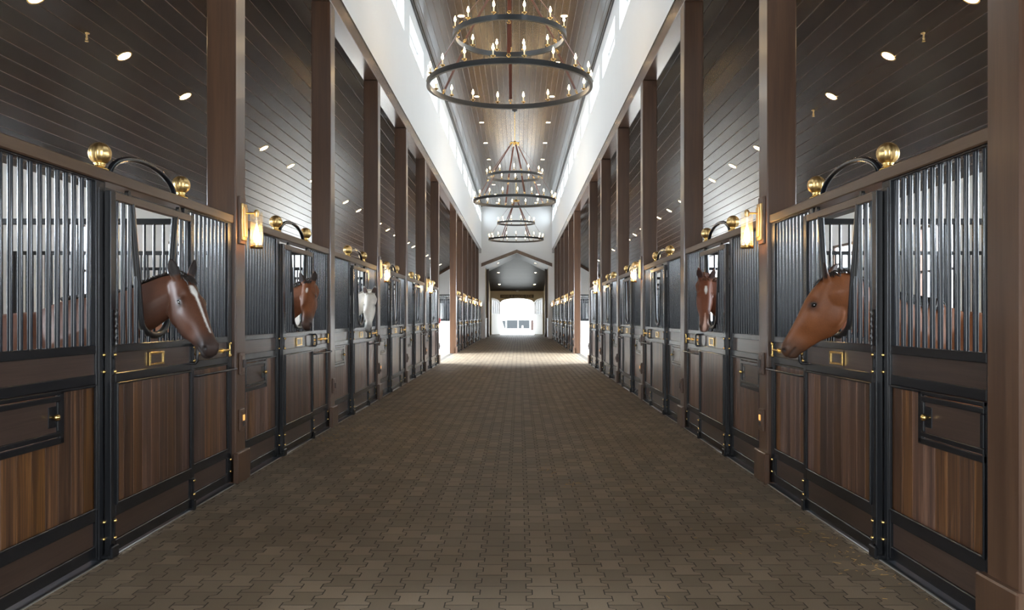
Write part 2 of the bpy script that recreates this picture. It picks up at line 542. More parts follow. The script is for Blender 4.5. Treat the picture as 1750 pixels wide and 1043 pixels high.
for sg, side in ((-1, 'left'), (1, 'right')):
    wm = MB()
    cl = MB()
    WZ0, WZ1, WW = 1.25, 2.85, 1.1
    CZ0, CZ1, CW = 7.47, 8.11, 2.7
    py, cy = Y0, Y0
    for a, b, cross in BAYS:
        c = (a + b) / 2
        cl.box(sg * PF, sg * (PF + .25), cy, c - CW / 2, CZ0, CZ1); cy = c + CW / 2
        window(PF + .17, c, CW, CZ0, CZ1, sg, 'clerestory', True)
        if cross: continue
        if a > 31 and py < 31:
            wm.box(sg * XW, sg * (XW + .2), py, 25.2, 0, 3.7)
            wm.box(sg * XW, sg * (XW + .2), 25.2, 31.75, 3.05, 3.7)
            py = 31.75
        wm.box(sg * XW, sg * (XW + .2), py, c - WW / 2, 0, 3.7)
        wm.box(sg * XW, sg * (XW + .2), c - WW / 2, c + WW / 2, 0, WZ0)
        wm.box(sg * XW, sg * (XW + .2), c - WW / 2, c + WW / 2, WZ1, 3.7)
        py = c + WW / 2
        window(XW + .03, c, WW, WZ0, WZ1, sg, 'stall', False)
    wm.box(sg * XW, sg * (XW + .2), py, YEND + .2, 0, 3.7)
    cl.box(sg * PF, sg * (PF + .25), cy, YEND, CZ0, CZ1)
    cl.box(sg * PF, sg * (PF + .25), Y0, YEND, ZB1, CZ0)
    cl.box(sg * PF, sg * (PF + .25), Y0, YEND, CZ1, ZC + .1)
    struct(wm.build('wall_' + side, [M['white']]))
    struct(cl.build('wall_clerestory_' + side, [M['white']]))
    # long beam carried by the posts, black strip standing in for the thin shadow line above it
    bmn = MB()
    bmn.box(sg * PF, sg * (PF + PS), Y0, YEND, ZB0, ZB1 - .012, .008)
    trim_obj(bmn, [M['beam']])
    m = MB(); m.box(sg * (PF - .008), sg * (PF + .02), Y0, YEND, ZB1 - .014, ZB1 + .004)
    trim_obj(m, [M['black']])
    # dark moulding where the nave ceiling meets the clerestory
    m = MB(); m.box(sg * (PF - .06), sg * PF, Y0, YEND, ZC - .05, ZC - .004, .01)
    trim_obj(m, [M['ceil']])

# ---- ceilings: long boards, each a child of its ceiling
cb = MB(); cb.box(-PF - .3, PF + .3, Y0, YEND + .2, ZC + .005, ZC + .12)
ceiling = struct(cb.build('ceiling', [M['groove']]))
nb = 28
wb = 2 * PF / nb
pl = MB(); pl.box(-wb / 2 + .003, wb / 2 - .003, 0, YEND - Y0, 0, .013, .004)
nm = pl.mesh('plank', [M['nave']])
for i in range(nb):
    link('plank', nm, ceiling, (-PF + (i + .5) * wb, Y0, ZC))
slope_len = (XW + .15 - XA) * math.sqrt(1 + SLOPE ** 2)
ab = 26
wa = slope_len / ab
th = math.atan(SLOPE)
pl = MB(); pl.box(-wa / 2 + .004, wa / 2 - .004, 0, YEND - Y0, 0, .013, .004)
am = pl.mesh('plank', [M['ceil']])
for sg, side in ((-1, 'left'), (1, 'right')):
    c = MB()
    x0, x1 = XA - .02, XW + .3
    c.prism([(sg * x0, aisle_z(x0) + .006), (sg * x1, aisle_z(x1) + .006), (sg * x1, aisle_z(x1) + .16), (sg * x0, aisle_z(x0) + .16)], 'Y', Y0, YEND + .2)
    ca = struct(c.build('ceiling_' + side, [M['groove']]))
    for i in range(ab):
        dd = (i + .5) * wa
        x = XA + dd * math.cos(th)
        p = link('plank', am, ca, (sg * x, Y0, aisle_z(x)))
        p.rotation_euler = (0, sg * th, 0)

# ---- far gable wall (nave end) with pitched opening, aisle end walls
OX0, OX1, OZE, OZA = -2.02, 2.02, 4.72, 5.50
g = MB()
g.prism([(-2.6, 0), (OX0, 0), (OX0, OZE), (0, OZA), (OX1, OZE), (OX1, 0), (2.6, 0), (2.6, ZC + .1), (-2.6, ZC + .1)], 'Y', YEND, YEND + .25)
struct(g.build('wall_far', [M['white']]))
g = MB()
for sg in (-1, 1):
    g.prism([(sg * 2.53, 0), (sg * (XW + .2), 0), (sg * (XW + .2), aisle_z(XW + .2)), (sg * 2.53, aisle_z(2.53))], 'Y', YEND, YEND + .2)
struct(g.build('wall_far_aisles', [M['white']]))
g = MB()
for sg in (-1, 1):
    g.prism([(sg * 2.53, aisle_z(2.53) - .16), (sg * (XW), aisle_z(XW) - .16), (sg * XW, aisle_z(XW)), (sg * 2.53, aisle_z(2.53))], 'Y', YEND - .06, YEND + .001)
trim_obj(g, [M['beam']])
g = MB()
T = .22
for sg in (-1, 1):
    g.prism([(0, OZA), (0, OZA + T), (sg * 2.275, OZE + T - .10), (sg * 2.275, OZE - .10)], 'Y', YEND - .07, YEND + .0)
trim_obj(g, [M['beam']])

# ---- vestibule beyond the gable
VX = 2.12
vz = lambda y: 3.43 + (YV - y) * .256
g = MB()
for sg in (-1, 1):
    g.box(sg * VX, sg * (VX + .2), YEND + .25, YV + .2, 0, 5.6)
struct(g.build('wall_vestibule', [M['cream']]))
g = MB()
arch = [(x, 2.49 + .36 * math.sqrt(max(0, 1 - ((x + 0.0) / 1.36) ** 2)) * 1.0) for x in [1.36 - i * 2.72 / 14 for i in range(15)]]
g.prism([(-VX, 0), (-1.36, 0)] + arch[::-1] + [(1.36, 0), (VX, 0), (VX, 5.6), (-VX, 5.6)], 'Y', YV, YV + .22)
struct(g.build('wall_vestibule_back', [M['cream']]))
vb = MB()
YV0 = 55.0
vb.prism([(YV0, vz(YV0) + .014), (YV + .1, vz(YV + .1) + .014), (YV + .1, vz(YV + .1) + .1), (YV0, vz(YV0) + .1)], 'X', -VX, VX)
cv = struct(vb.build('ceiling_vestibule', [M['groove']]))
pit = math.atan(.256)
LV = (YV - YV0) / math.cos(pit)
nv = 40
wv = LV / nv
pl = MB(); pl.box(-VX, VX, -wv / 2 + .003, wv / 2 - .003, 0, .013, .004)
vm = pl.mesh('plank', [M['cross']])
for i in range(nv):
    y = YV - (i + .5) * wv * math.cos(pit)
    p = link('plank', vm, cv, (0, y, vz(y)))
    p.rotation_euler = (-pit, 0, 0)
# pitched soffit running in from the gable until it meets the sloping ceiling
g = MB()
for sg in (-1, 1):
    g.prism([(0, OZA), (0, OZA + .06), (sg * VX, OZE - .04 + .06), (sg * VX, OZE - .04)], 'Y', YEND + .25, 60.4)
struct(g.build('ceiling_gable', [M['cross']]))
for sg in (-1, 1):
    m = MB()
    m.box(sg * (VX - .16), sg * VX, 57.6, 57.85, 0, 4.8, .01)
    m.box(sg * (VX - .18), sg * VX, 57.57, 57.88, 0, .26, .01)
    trim_obj(m, [M['post']])
    m = MB()
    m.box(sg * (VX - .03), sg * VX, YEND + .3, 57.5, 0, 1.25, .006)
    m.box(sg * (VX - .05), sg * VX, YEND + .3, 57.5, 1.25, 1.31, .006)
    trim_obj(m, [M['wpaint']])

# arched barn doors standing open
def barn_door(n, sg):
    wdt = 1.36
    d = MB()
    def top(u): return 2.49 + .36 * math.sqrt(max(0, 1 - (1 - u / wdt) ** 2))
    us = [i * wdt / 8 for i in range(9)]
    zs = 1.62
    d.box(0, wdt, -.03, .03, .03, zs, .006)
    d.box(0, .10, -.03, .03, zs, top(.05), .004)
    d.box(wdt - .10, wdt, -.03, .03, zs, top(wdt) - .02, .004)
    tp = [(u, top(u)) for u in us]
    d.prism(tp + [(u, z - .12) for u, z in tp[::-1]], 'Y', -.03, .03)
    for q in (1, 2, 3):
        u = .1 + (wdt - .2) * q / 4
        d.box(u - .015, u + .015, -.02, .02, zs, top(u) - .05)
    o = struct(d.build('door_%d' % n, [M['wpaint']], None, sg))
    g2 = MB(); g2.prism([(.1, zs), (wdt - .1, zs), (wdt - .1, top(wdt - .1) - .1), (wdt * .5, top(wdt * .5) - .1), (.1, top(.1) - .1)], 'Y', -.004, .004)
    g2.build('pane', [M['glass']], o, sg)
    for zz in (0.55, 1.1):
        x = MB(); x.box(.06, wdt - .06, -.042, -.03, zz - .05, zz + .05, .004)
        x.build('rail', [M['wpaint']], o, sg)
    return o
da = math.radians(118)
d1 = barn_door(1, 1); d1.location = (-1.36, YV - .04, 0); d1.rotation_euler = (0, 0, -da)
d2 = barn_door(2, -1); d2.location = (1.36, YV - .04, 0); d2.rotation_euler = (0, 0, da)

# front wall behind the photographer, with the entrance opening
g = MB()
g.prism([(-XW, 0), (-2.25, 0), (-2.25, 4.9), (2.25, 4.9), (2.25, 0), (XW, 0), (XW, 3.3), (2.6, 5.6), (2.6, ZC + .1), (-2.6, ZC + .1), (-2.6, 5.6), (-XW, 3.3)], 'Y', Y0 - .2, Y0)
struct(g.build('wall_front', [M['band']]))

# ---- outdoors
g = MB(); g.box(-80, 80, YV + .25, 200, -.2, -.02)
struct(g.build('ground', [M['sand']]))
def px2x(px, y): return (px - 887) * y / F_PX + CAMX
fc = thing('arena_fence', 'blue-grey panelled arena fence with white posts seen through the far arched doorway', 'fence', (px2x(886, 80), 80, -.02))
bx0 = px2x(886, 80)
for a, b in ((866, 884.4), (886, 905)):
    m = MB(); m.box(px2x(a, 80) - bx0, px2x(b, 80) - bx0, -.03, .03, .28, 1.08, .01); m.build('panel', [M['fence']], fc)
m = MB(); m.prism([(px2x(857.6, 80) - bx0, 1.05), (px2x(864, 80) - bx0, 1.05), (px2x(864, 80) - bx0, .3), (px2x(862, 80) - bx0, .3)], 'Y', -.03, .03); m.build('panel', [M['fence']], fc)
m = MB(); m.box(px2x(907.4, 80) - bx0, px2x(912, 80) - bx0, -.03, .03, .1, 1.08, .01)
o = m.build('panel', [M['redwood']], fc); o['label'] = 'reddish brown end panel'
for p in (865, 885.2, 906):
    x = px2x(p, 80) - bx0
    m = MB(); m.box(x - .05, x + .05, -.06, .06, 0, 1.14, .01); m.build('post', [M['wpaint']], fc)
m = MB(); m.box(px2x(864, 80) - bx0, px2x(907, 80) - bx0, -.04, .04, .1, .2, .01); m.build('rail', [M['wpaint']], fc)
bl = MB(); bl.lathe([(.14, 0), (.14, .04), (.11, .06), (.085, .5), (.06, .58), (.001, .6)], (px2x(893, 78), 78, -.02), 16)
tag(bl.build('bollard', [M['wpaint']]), 'small white bollard in front of the arena fence outside', 'bollard')

# ------------------------------------------------------------------ posts
def make_post(sg, kind):
    r = thing('timber_post', 'x', 'post')
    m = MB(); m.box(0, PS, 0, PS, 0, ZB0, .009); m.build('shaft', [M['post']], r, sg)
    m = MB(); m.box(-.035, .013, -.035, PS + .035, 0, .262, .008); m.box(.0, .08, .0, PS, 0, .2)
    m.build('plinth', [M['post']], r, sg)
    def plate(z, h, name, lit):
        p = MB(); p.box(-.022, 0, .065, .185, z - h / 2, z + h / 2, .006); p.box(-.028, -.02, .085, .165, z - h / 2 + .025, z + h / 2 - .025, .003)
        po = p.build(name, [M['post'], M['plate']], r, sg)
        if lit:
            q = MB(); q.box(-.034, -.027, .105, .145, z - .005, z + .045, .003); q.build('lens', [M['night']], po, sg)
            q = MB(); q.box(-.036, -.027, .10, .15, z - .055, z - .012, .004); q.build('hood', [M['plate']], po, sg)
        else:
            for yy in ((.107, .143) if kind == 'full' else (.125,)):
                q = MB(); q.box(-.04, -.027, yy - .012, yy + .012, z - .035, z + .035, .004); q.build('switch', [M['plate']], po, sg)
    if kind != 'bare': plate(.53, .19, 'night_light', kind == 'full')
    if kind == 'full': plate(1.02, .19, 'switch_plate', False)
    return r

def make_sconce(sg):
    r = thing('wall_sconce', 'x', 'wall lamp')
    # local origin at post face centre, height 0 = floor; negative x points into the corridor
    m = MB(); m.box(-.022, 0, -.075, .075, 2.06, 2.47, .004); m.build('back_board', [M['post']], r, sg)
    m = MB(); m.box(-.040, -.022, -.058, .058, 2.09, 2.41, .004); m.box(-.052, -.04, -.040, .040, 2.12, 2.38, .004)
    m.build('back_plate', [M['brass_soft']], r, sg)
    m = MB(); m.tube([(-.05, 0, 2.33), (-.125, 0, 2.33), (-.14, 0, 2.325)], .008, 8); m.lathe([(.018, 2.30), (.022, 2.32), (.022, 2.345), (.01, 2.36)], (-.14, 0, 0), 14)
    m.build('arm', [M['brass_soft']], r, sg)
    m = MB(); m.lathe([(.0515, 2.034), (.052, 2.05), (.052, 2.32), (.0515, 2.335)], (-.14, 0, 0), 20, opened=True)
    m.build('glass_shade', [M['sglass']], r, sg)
    m = MB(); m.lathe([(.030, 2.022), (.055, 2.022), (.055, 2.046), (.050, 2.046), (.03, 2.03), (.030, 2.022)], (-.14, 0, 0), 20)
    m.lathe([(.001, 2.022), (.032, 2.022), (.032, 2.034), (.014, 2.04), (.014, 2.075), (.001, 2.075)], (-.14, 0, 0), 14)
    m.build('bottom_ring', [M['brass']], r, sg)
    m = MB(); m.lathe([(.001, 2.075), (.020, 2.085), (.027, 2.11), (.024, 2.145), (.013, 2.19), (.004, 2.225), (.001, 2.235)], (-.14, 0, 0), 12)
    m.build('bulb', [M['bulb']], r, sg)
    return r

protos = {}
for sg, side in ((-1, 'left'), (1, 'right')):
    mir = -sg      # local -x is towards the corridor for sg=+1
    for i, y in enumerate(YP):
        if i == 0 and sg < 0: pass
        kind = 'bare' if i == 0 else ('full' if i % 2 == 1 else 'plain')
        far = i >= 7
        nth = i - 7 if far else i
        if i == 0: lab = 'square dark timber post nearest the camera on the %s side' % side
        elif not far: lab = 'dark timber post, %s side, %s past the nearest stall%s' % (side, ORD[i - 1], ', bearing a sconce' if i % 2 else '')
        else: lab = 'distant dark timber post on the %s side, %s beyond the cross aisle' % (side, ORD[nth])
        loc = (sg * PF, y, 0)
        key = (sg, kind)
        if key not in protos:
            p = protos[key] = make_post(sg, kind); p.location = loc; p['label'] = lab
            p['group'] = 'timber posts along the corridor'
        else: p = copy_tree(protos[key], loc, lab)
        if i in (1, 3, 5, 8, 10, 12):
            lab = 'lit brass and glass sconce on the %s %s' % (side, {1: 'side, nearest the camera', 3: 'side, second from the camera', 5: 'side, third from the camera',
                   8: 'side, first beyond the cross aisle', 10: 'side, second beyond the cross aisle', 12: 'side, third beyond the cross aisle'}[i])
            loc = (sg * PF, y + PS / 2, 0)
            if (sg, 's') not in protos:
                s_ = protos[(sg, 's')] = make_sconce(sg); s_.location = loc; s_['label'] = lab; s_['group'] = 'brass sconces on the posts'
            else: copy_tree(protos[(sg, 's')], loc, lab)

# ------------------------------------------------------------------ stall fronts
BP = .0855
def yoke_path():
    pts = []
    top, bot = .33, .205
    c = 1.995
    zt, zb = 2.135, 1.42
    L_ = [(c - top + (top - bot) * t, zt + (zb - zt) * t) for t in [0, .33, .66, 1.0]]
    arc = [(c - bot * math.cos(a), zb - .115 * math.sin(a)) for a in [PI * q / 10 for q in range(1, 10)]]
    R_ = [(2 * c - u, z) for u, z in L_[::-1]]
    return L_ + arc + R_
YK = yoke_path()
def yoke_z(u):
    """lower boundary of the yoke opening at u (None when outside)"""
    best = None
    for (a, za), (b, zb) in zip(YK[:-1], YK[1:]):
        lo, hi = min(a, b), max(a, b)
        if lo <= u <= hi and hi > lo:
            z = za + (zb - za) * (u - a) / (b - a)
            best = z if best is None else min(best, z)
    return best

def make_front(sg, ylen=3.556):
    S = -sg       # local +x = towards the corridor
    r = thing('stall_front', 'x', 'stall')
    bk, bs = [M['black']], [M['black'], M['brass']]
    # cap rail
    m = MB(); m.box(-.085, .035, .256, ylen, 2.228, 2.30, .007)
    m.build('cap_rail', [M['cap']], r, S)
    # finials and arch
    for u in (1.42, 2.60):
        m = MB(); m.lathe([(.050, 2.30), (.050, 2.31), (.034, 2.318), (.028, 2.335), (.036, 2.342), (.030, 2.348)], (-.025, u, 0), 18)
        f = m.build('finial', [M['brass']], r, S)
        m = MB(); pr = [(max(.002, .066 * math.sin(PI * q / 14)), 2.402 - .066 * math.cos(PI * q / 14)) for q in range(15)]
        m.lathe(pr, (-.025, u, 0), 48, rib=lambda a: 0.92 + .085 * abs(math.sin(6 * a)) ** .6)
        m.build('ball', [M['brass_soft']], f, S)
    m = MB(); pts = [(-.025, 2.01 - .47 * math.cos(a), 2.295 + .16 * math.sin(a)) for a in [PI * q / 22 for q in range(23)]]
    m.tube(pts, .019, 12); m.build('arch', [M['bar']], r, S)

    def bead(mb, x, y0, y1, z0, z1, t=.014, d=.018):
        mb.box(x, x + d, y0, y0 + t, z0, z1, .004); mb.box(x, x + d, y1 - t, y1, z0, z1, .004)
        mb.box(x, x + d, y0 + t, y1 - t, z0, z0 + t, .004); mb.box(x, x + d, y0 + t, y1 - t, z1 - t, z1, .004)

    def panel(name, x0, x1, y0, y1, sl, sr, ztop, yoke=False, feed=False):
        ch = .004
        m = MB()
        m.box(x0, x1, y0, y0 + sl, .022, ztop, ch); m.box(x0, x1, y1 - sr, y1, .022, ztop, ch)
        a, b = y0 + sl, y1 - sr
        for z0, z1 in ((.026, .095), (.235, .305), (1.035, 1.092), (1.212, 1.262)):
            m.box(x0, x1, a, b, z0, z1, ch)
        tr = .05 if yoke else .014
        m.box(x0, x1, a, b, ztop - tr, ztop, ch, 1)
        bead(m, x1 - .006, a, b, .305, 1.035)
        if feed:
            fb = .9125
            m.box(x1 - .006, x1 + .014, fb - .02, fb + .018, .755, 1.035, .004)
            m.box(x1 - .006, x1 + .014, a, fb + .018, .750, .785, .004)
            m.box(x1 - .006, x1 + .014, a, fb + .018, 1.012, 1.035, .004)
        fr = m.build(name, [M['black'], M['cap'] if yoke else M['black']], r, S)
        m = MB(); m.box(x0 + .004, x1 - .012, a, b, 1.092, 1.212); m.build('board', [M['band']], fr, S)
        m = MB(); m.box(x0 + .002, x1 - .018, a, b, .095, .235); m.build('board', [M['band']], fr, S)
        # vertical planks
        n = max(3, round((b - a) / .122)); wd = (b - a) / n
        for i in range(n):
            u = a + (i + .5) * wd
            top = 1.035
            if feed and u < .9125: top = .76
            m = MB(); m.box(x0 + .008, x1 - .012, -wd / 2 + .0008, wd / 2 - .0008, .305, top, .0012)
            key = ('pl', sg, round(wd, 3), round(x0, 3), top)
            if key not in protos: protos[key] = m.mesh('plank', [M['plank']], S)
            link('plank', protos[key], fr, (0, u, 0))
        # bars
        xm = (x0 + x1) / 2
        nb = max(3, round((b - a) / BP)); sp = (b - a) / nb
        for i in range(nb):
            u = a + (i + .5) * sp
            zt = ztop - tr
            if yoke:
                yz = yoke_z(u)
                if yz is not None: zt = yz - .012
                if zt < 1.30: continue
            key = ('bar', sg, round(zt, 3))
            if key not in protos:
                m = MB(); m.tube([(0, 0, 1.262), (0, 0, zt)], .0138, 10); protos[key] = m.mesh('bar', [M['bar']], S)
            link('bar', protos[key], fr, (S * xm, u, 0))
        # bolt plates: waisted black plate with two brass bolts
        for u in ((y1 - .035,) if feed else (y0 + .035, y1 - .02 if yoke else y1 - .055)):
            for zc in (1.152, .165):
                m = MB()
                m.prism([(u - .014, zc - .065), (u + .014, zc - .065), (u + .014, zc - .04), (u + .007, zc - .025), (u + .007, zc + .025), (u + .014, zc + .04),
                         (u + .014, zc + .065), (u - .014, zc + .065), (u - .014, zc + .04), (u - .007, zc + .025), (u - .007, zc - .025), (u - .014, zc - .04)], 'X', x1 - .004, x1 + .006)
                for q in (-.05, .05): m.lathe([(.011, 0), (.011, .006), (.007, .011), (.001, .013)], (x1 + .005, u, zc + q), 10, 1, 'X')
                m.build('bolt_plate', bs, fr, S)
        return fr

    fx = panel('fixed_panel', -.02, .02, .256, 1.40, .05, .11, 2.228, feed=True)
    dr = panel('sliding_door', .026, .066, 1.37, 2.62, .06, .06, 2.175, yoke=True)
    en = panel('end_panel', -.02, .02, 2.56, ylen, .06, .10, 2.228)
    # door furniture
    m = MB(); m.tube([(.046, u, z) for u, z in YK], .023, 10); m.build('yoke', [M['rubber']], dr, S)
    m = MB()
    for z0, z1 in ((1.108, 1.122), (1.182, 1.196)): m.box(.058, .068, 1.885, 2.105, z0, z1, .002)
    for y0, y1 in ((1.885, 1.905), (2.085, 2.105)): m.box(.058, .068, y0, y1, 1.12, 1.184, .002)
    m.box(.056, .062, 1.9, 2.09, 1.12, 1.184, 0, 1)
    m.build('name_plate', [M['brass'], M['band']], dr, S)
    m = MB(); m.tube([(.064, 2.545, 1.085), (.105, 2.545, 1.085), (.118, 2.545, 1.10), (.118, 2.545, 1.205), (.105, 2.545, 1.22), (.064, 2.545, 1.22)], .011, 8)
    m.build('handle', bk, dr, S)
    m = MB(); pts = []
    for q in range(19):
        z = 1.47 - q * .012
        pts.append((.074 + .004 * (q % 2), 1.412 + .005 * math.sin(q * 2.1), z))
    m.tube(pts, [.005 + .004 * (q % 2) for q in range(19)], 6); m.build('chain', [M['chrome']], dr, S)
    for u in (1.62, 2.38):
        m = MB(); m.box(.036, .056, u - .035, u + .035, 2.172, 2.19, .003); m.lathe([(.018, -.012), (.018, .012)], (.046, u, 2.192), 12, 0, 'X'); m.build('roller', [M['chrome']], dr, S)
    # near door post and its floor guide
    m = MB(); m.box(-.03, .024, 1.315, 1.368, .0, 2.19, .004); m.box(.0, .075, 1.33, 1.43, .004, .03, .006); m.box(.07, .09, 1.335, 1.425, .004, .075, .006)
    m.build('door_post', bk, r, S)
    m = MB(); m.box(.07, .09, 2.56, 2.60, .004, .08, .004); m.box(.0, .08, 2.565, 2.595, .004, .02); m.build('floor_guide', bk, r, S)
    # feed door
    m = MB()
    a, b = .302, .895
    m.box(.02, .036, a, b, .79, .818, .004); m.box(.02, .036, a, b, .978, 1.008, .004)
    m.box(.02, .036, a, a + .03, .818, .978, .004); m.box(.02, .036, b - .03, b, .818, .978, .004)
    m.box(.012, .026, a + .03, b - .03, .818, .978, 0, 1)
    m.box(.024, .03, b - .105, b - .03, .845, .955, .002)
    fd = m.build('feed_door', [M['black'], M['band']], r, S)
    m = MB(); m.lathe([(.008, .03), (.008, .042), (.017, .048), (.019, .058), (.014, .068), (.001, .072)], (0, b - .075, .90), 12, 0, 'X'); m.build('knob', [M['brass']], fd, S)
    # brass latch bolt and blanket bar on the end panel
    m = MB(); m.tube([(.055, 2.64, 1.15), (.055, 3.40, 1.15)], .010, 8)
    for u in (2.72, 3.02, 3.22): m.lathe([(.020, -.016), (.020, .016)], (.055, u, 1.15), 10, 0, 'Y')
    for u in (3.02, 3.22): m.box(.018, .05, u - .012, u + .012, 1.135, 1.165)
    m.tube([(.055, 3.40, 1.10), (.055, 3.40, 1.20)], .009, 8)
    m.ball((.055, 3.40, 1.10), .014, 8); m.ball((.055, 3.40, 1.20), .014, 8); m.ball((.055, 2.70, 1.115), .014, 8)
    m.build('latch', [M['brass']], en, S)
    m = MB(); m.tube([(.018, 2.66, .985), (.06, 2.66, .985), (.075, 2.68, .985), (.075, 3.50, .985), (.06, 3.52, .985), (.018, 3.52, .985)], .010, 8); m.build('blanket_bar', bk, en, S)
    return r

WHO = {(-1, 0): "bay horse with blaze looking out", (-1, 1): 'bright bay horse with a small star looking out', (-1, 2): 'white horse looking out',
       (1, 0): 'bay horse in profile looking out', (1, 1): 'chestnut horse with a star looking out'}
STALLS = [YP[i] for i in range(6)] + [YP[i] for i in range(7, 13)]
for sg, side in ((-1, 'left'), (1, 'right')):
    for i, y in enumerate(STALLS):
        if i < 6:
            lab = '%s stall front, %s, %s' % (['nearest dark barred', 'second dark barred', 'third dark barred', 'fourth dark barred', 'fifth dark barred', 'sixth dark barred'][i], side, WHO.get((sg, i), 'with empty black yoke'))
        else:
            lab = 'distant barred stall front on the %s side, %s beyond the cross aisle' % (side, ORD[i - 6])
        loc = (sg * SX, y, 0)
        if (sg, 'front') not in protos:
            p = protos[(sg, 'front')] = make_front(sg); p.location = loc; p['label'] = lab; p['group'] = 'stall fronts along the corridor'
        else:
            c = copy_tree(protos[(sg, 'front')], loc, lab)
            if i >= 6: c.scale = (1, (([*YP, YEND])[i + 2] - y) / 3.56, 1)

# stall partitions (solid below, barred above)
def make_partition(sg, white=False):
    r = thing('stall_partition', 'x', 'partition')
    x0, x1 = .03, XW - SX - .0
    m = MB()
    m.box(x0, x0 + .05, -.025, .025, 0, 2.28, .004); m.box(x1 - .06, x1, -.025, .025, 0, 2.28, .004)
    m.box(x0 + .05, x1 - .06, -.025, .025, 2.23, 2.28, .004); m.box(x0 + .05, x1 - .06, -.025, .025, 1.24, 1.29, .004)
    if white: m.box(x0 + .05, x1 - .06, -.02, .02, 2.05, 2.08, .004)
    m.box(x0 + .05, x1 - .06, -.025, .025, .0, .06, .004)
    m.build('frame', [M['black']], r, sg)
    nbd = 9
    bw = (1.24 - .06) / nbd
    for q in range(nbd):
        if white: break
        m = MB(); m.box(x0 + .05, x1 - .06, -.018, .018, .06 + q * bw + .001, .06 + (q + 1) * bw - .001, .003); m.build('board', [M['plank' if not white else 'wpaint']], r, sg)
    if white:
        m = MB(); m.box(x0 + .05, x1 - .06, -.035, .018, .0, 1.25, .003); m.build('panel', [M['wpaint']], r, sg)
    nbr = int((x1 - x0 - .11) / .082)
    m = MB(); m.tube([(0, 0, 1.29), (0, 0, 2.23)], .0115, 6); me = m.mesh('bar', [M['bar']])
    for q in range(nbr):
        x = x0 + .05 + (q + .5) * (x1 - x0 - .11) / nbr
        link('bar', me, r, (sg * x, 0, 0))
    return r
for sg, side in ((-1, 'left'), (1, 'right')):
    pr = None
    for i in list(range(1, 7)) + list(range(8, 13)):
        loc = (sg * (SX), YP[i] + PS / 2, 0)
        lab = 'barred partition between %s-side stalls, %s from the camera' % (side, ORD[i - 1]) if i < 7 else 'distant barred partition between %s-side stalls, %s beyond the cross aisle' % (side, ORD[i - 8])
        if pr is None:
            pr = make_partition(sg); pr.location = loc; pr['label'] = lab; pr['group'] = 'partitions between the stalls'
        else: copy_tree(pr, loc, lab)
    p = make_partition(sg, True); p.name = 'stall_end_wall'; p.location = (sg * SX, YP[7] + .14, 0)
    tag(p, 'white boarded stall end with black bars above, facing the cross aisle on the %s' % side, 'partition')

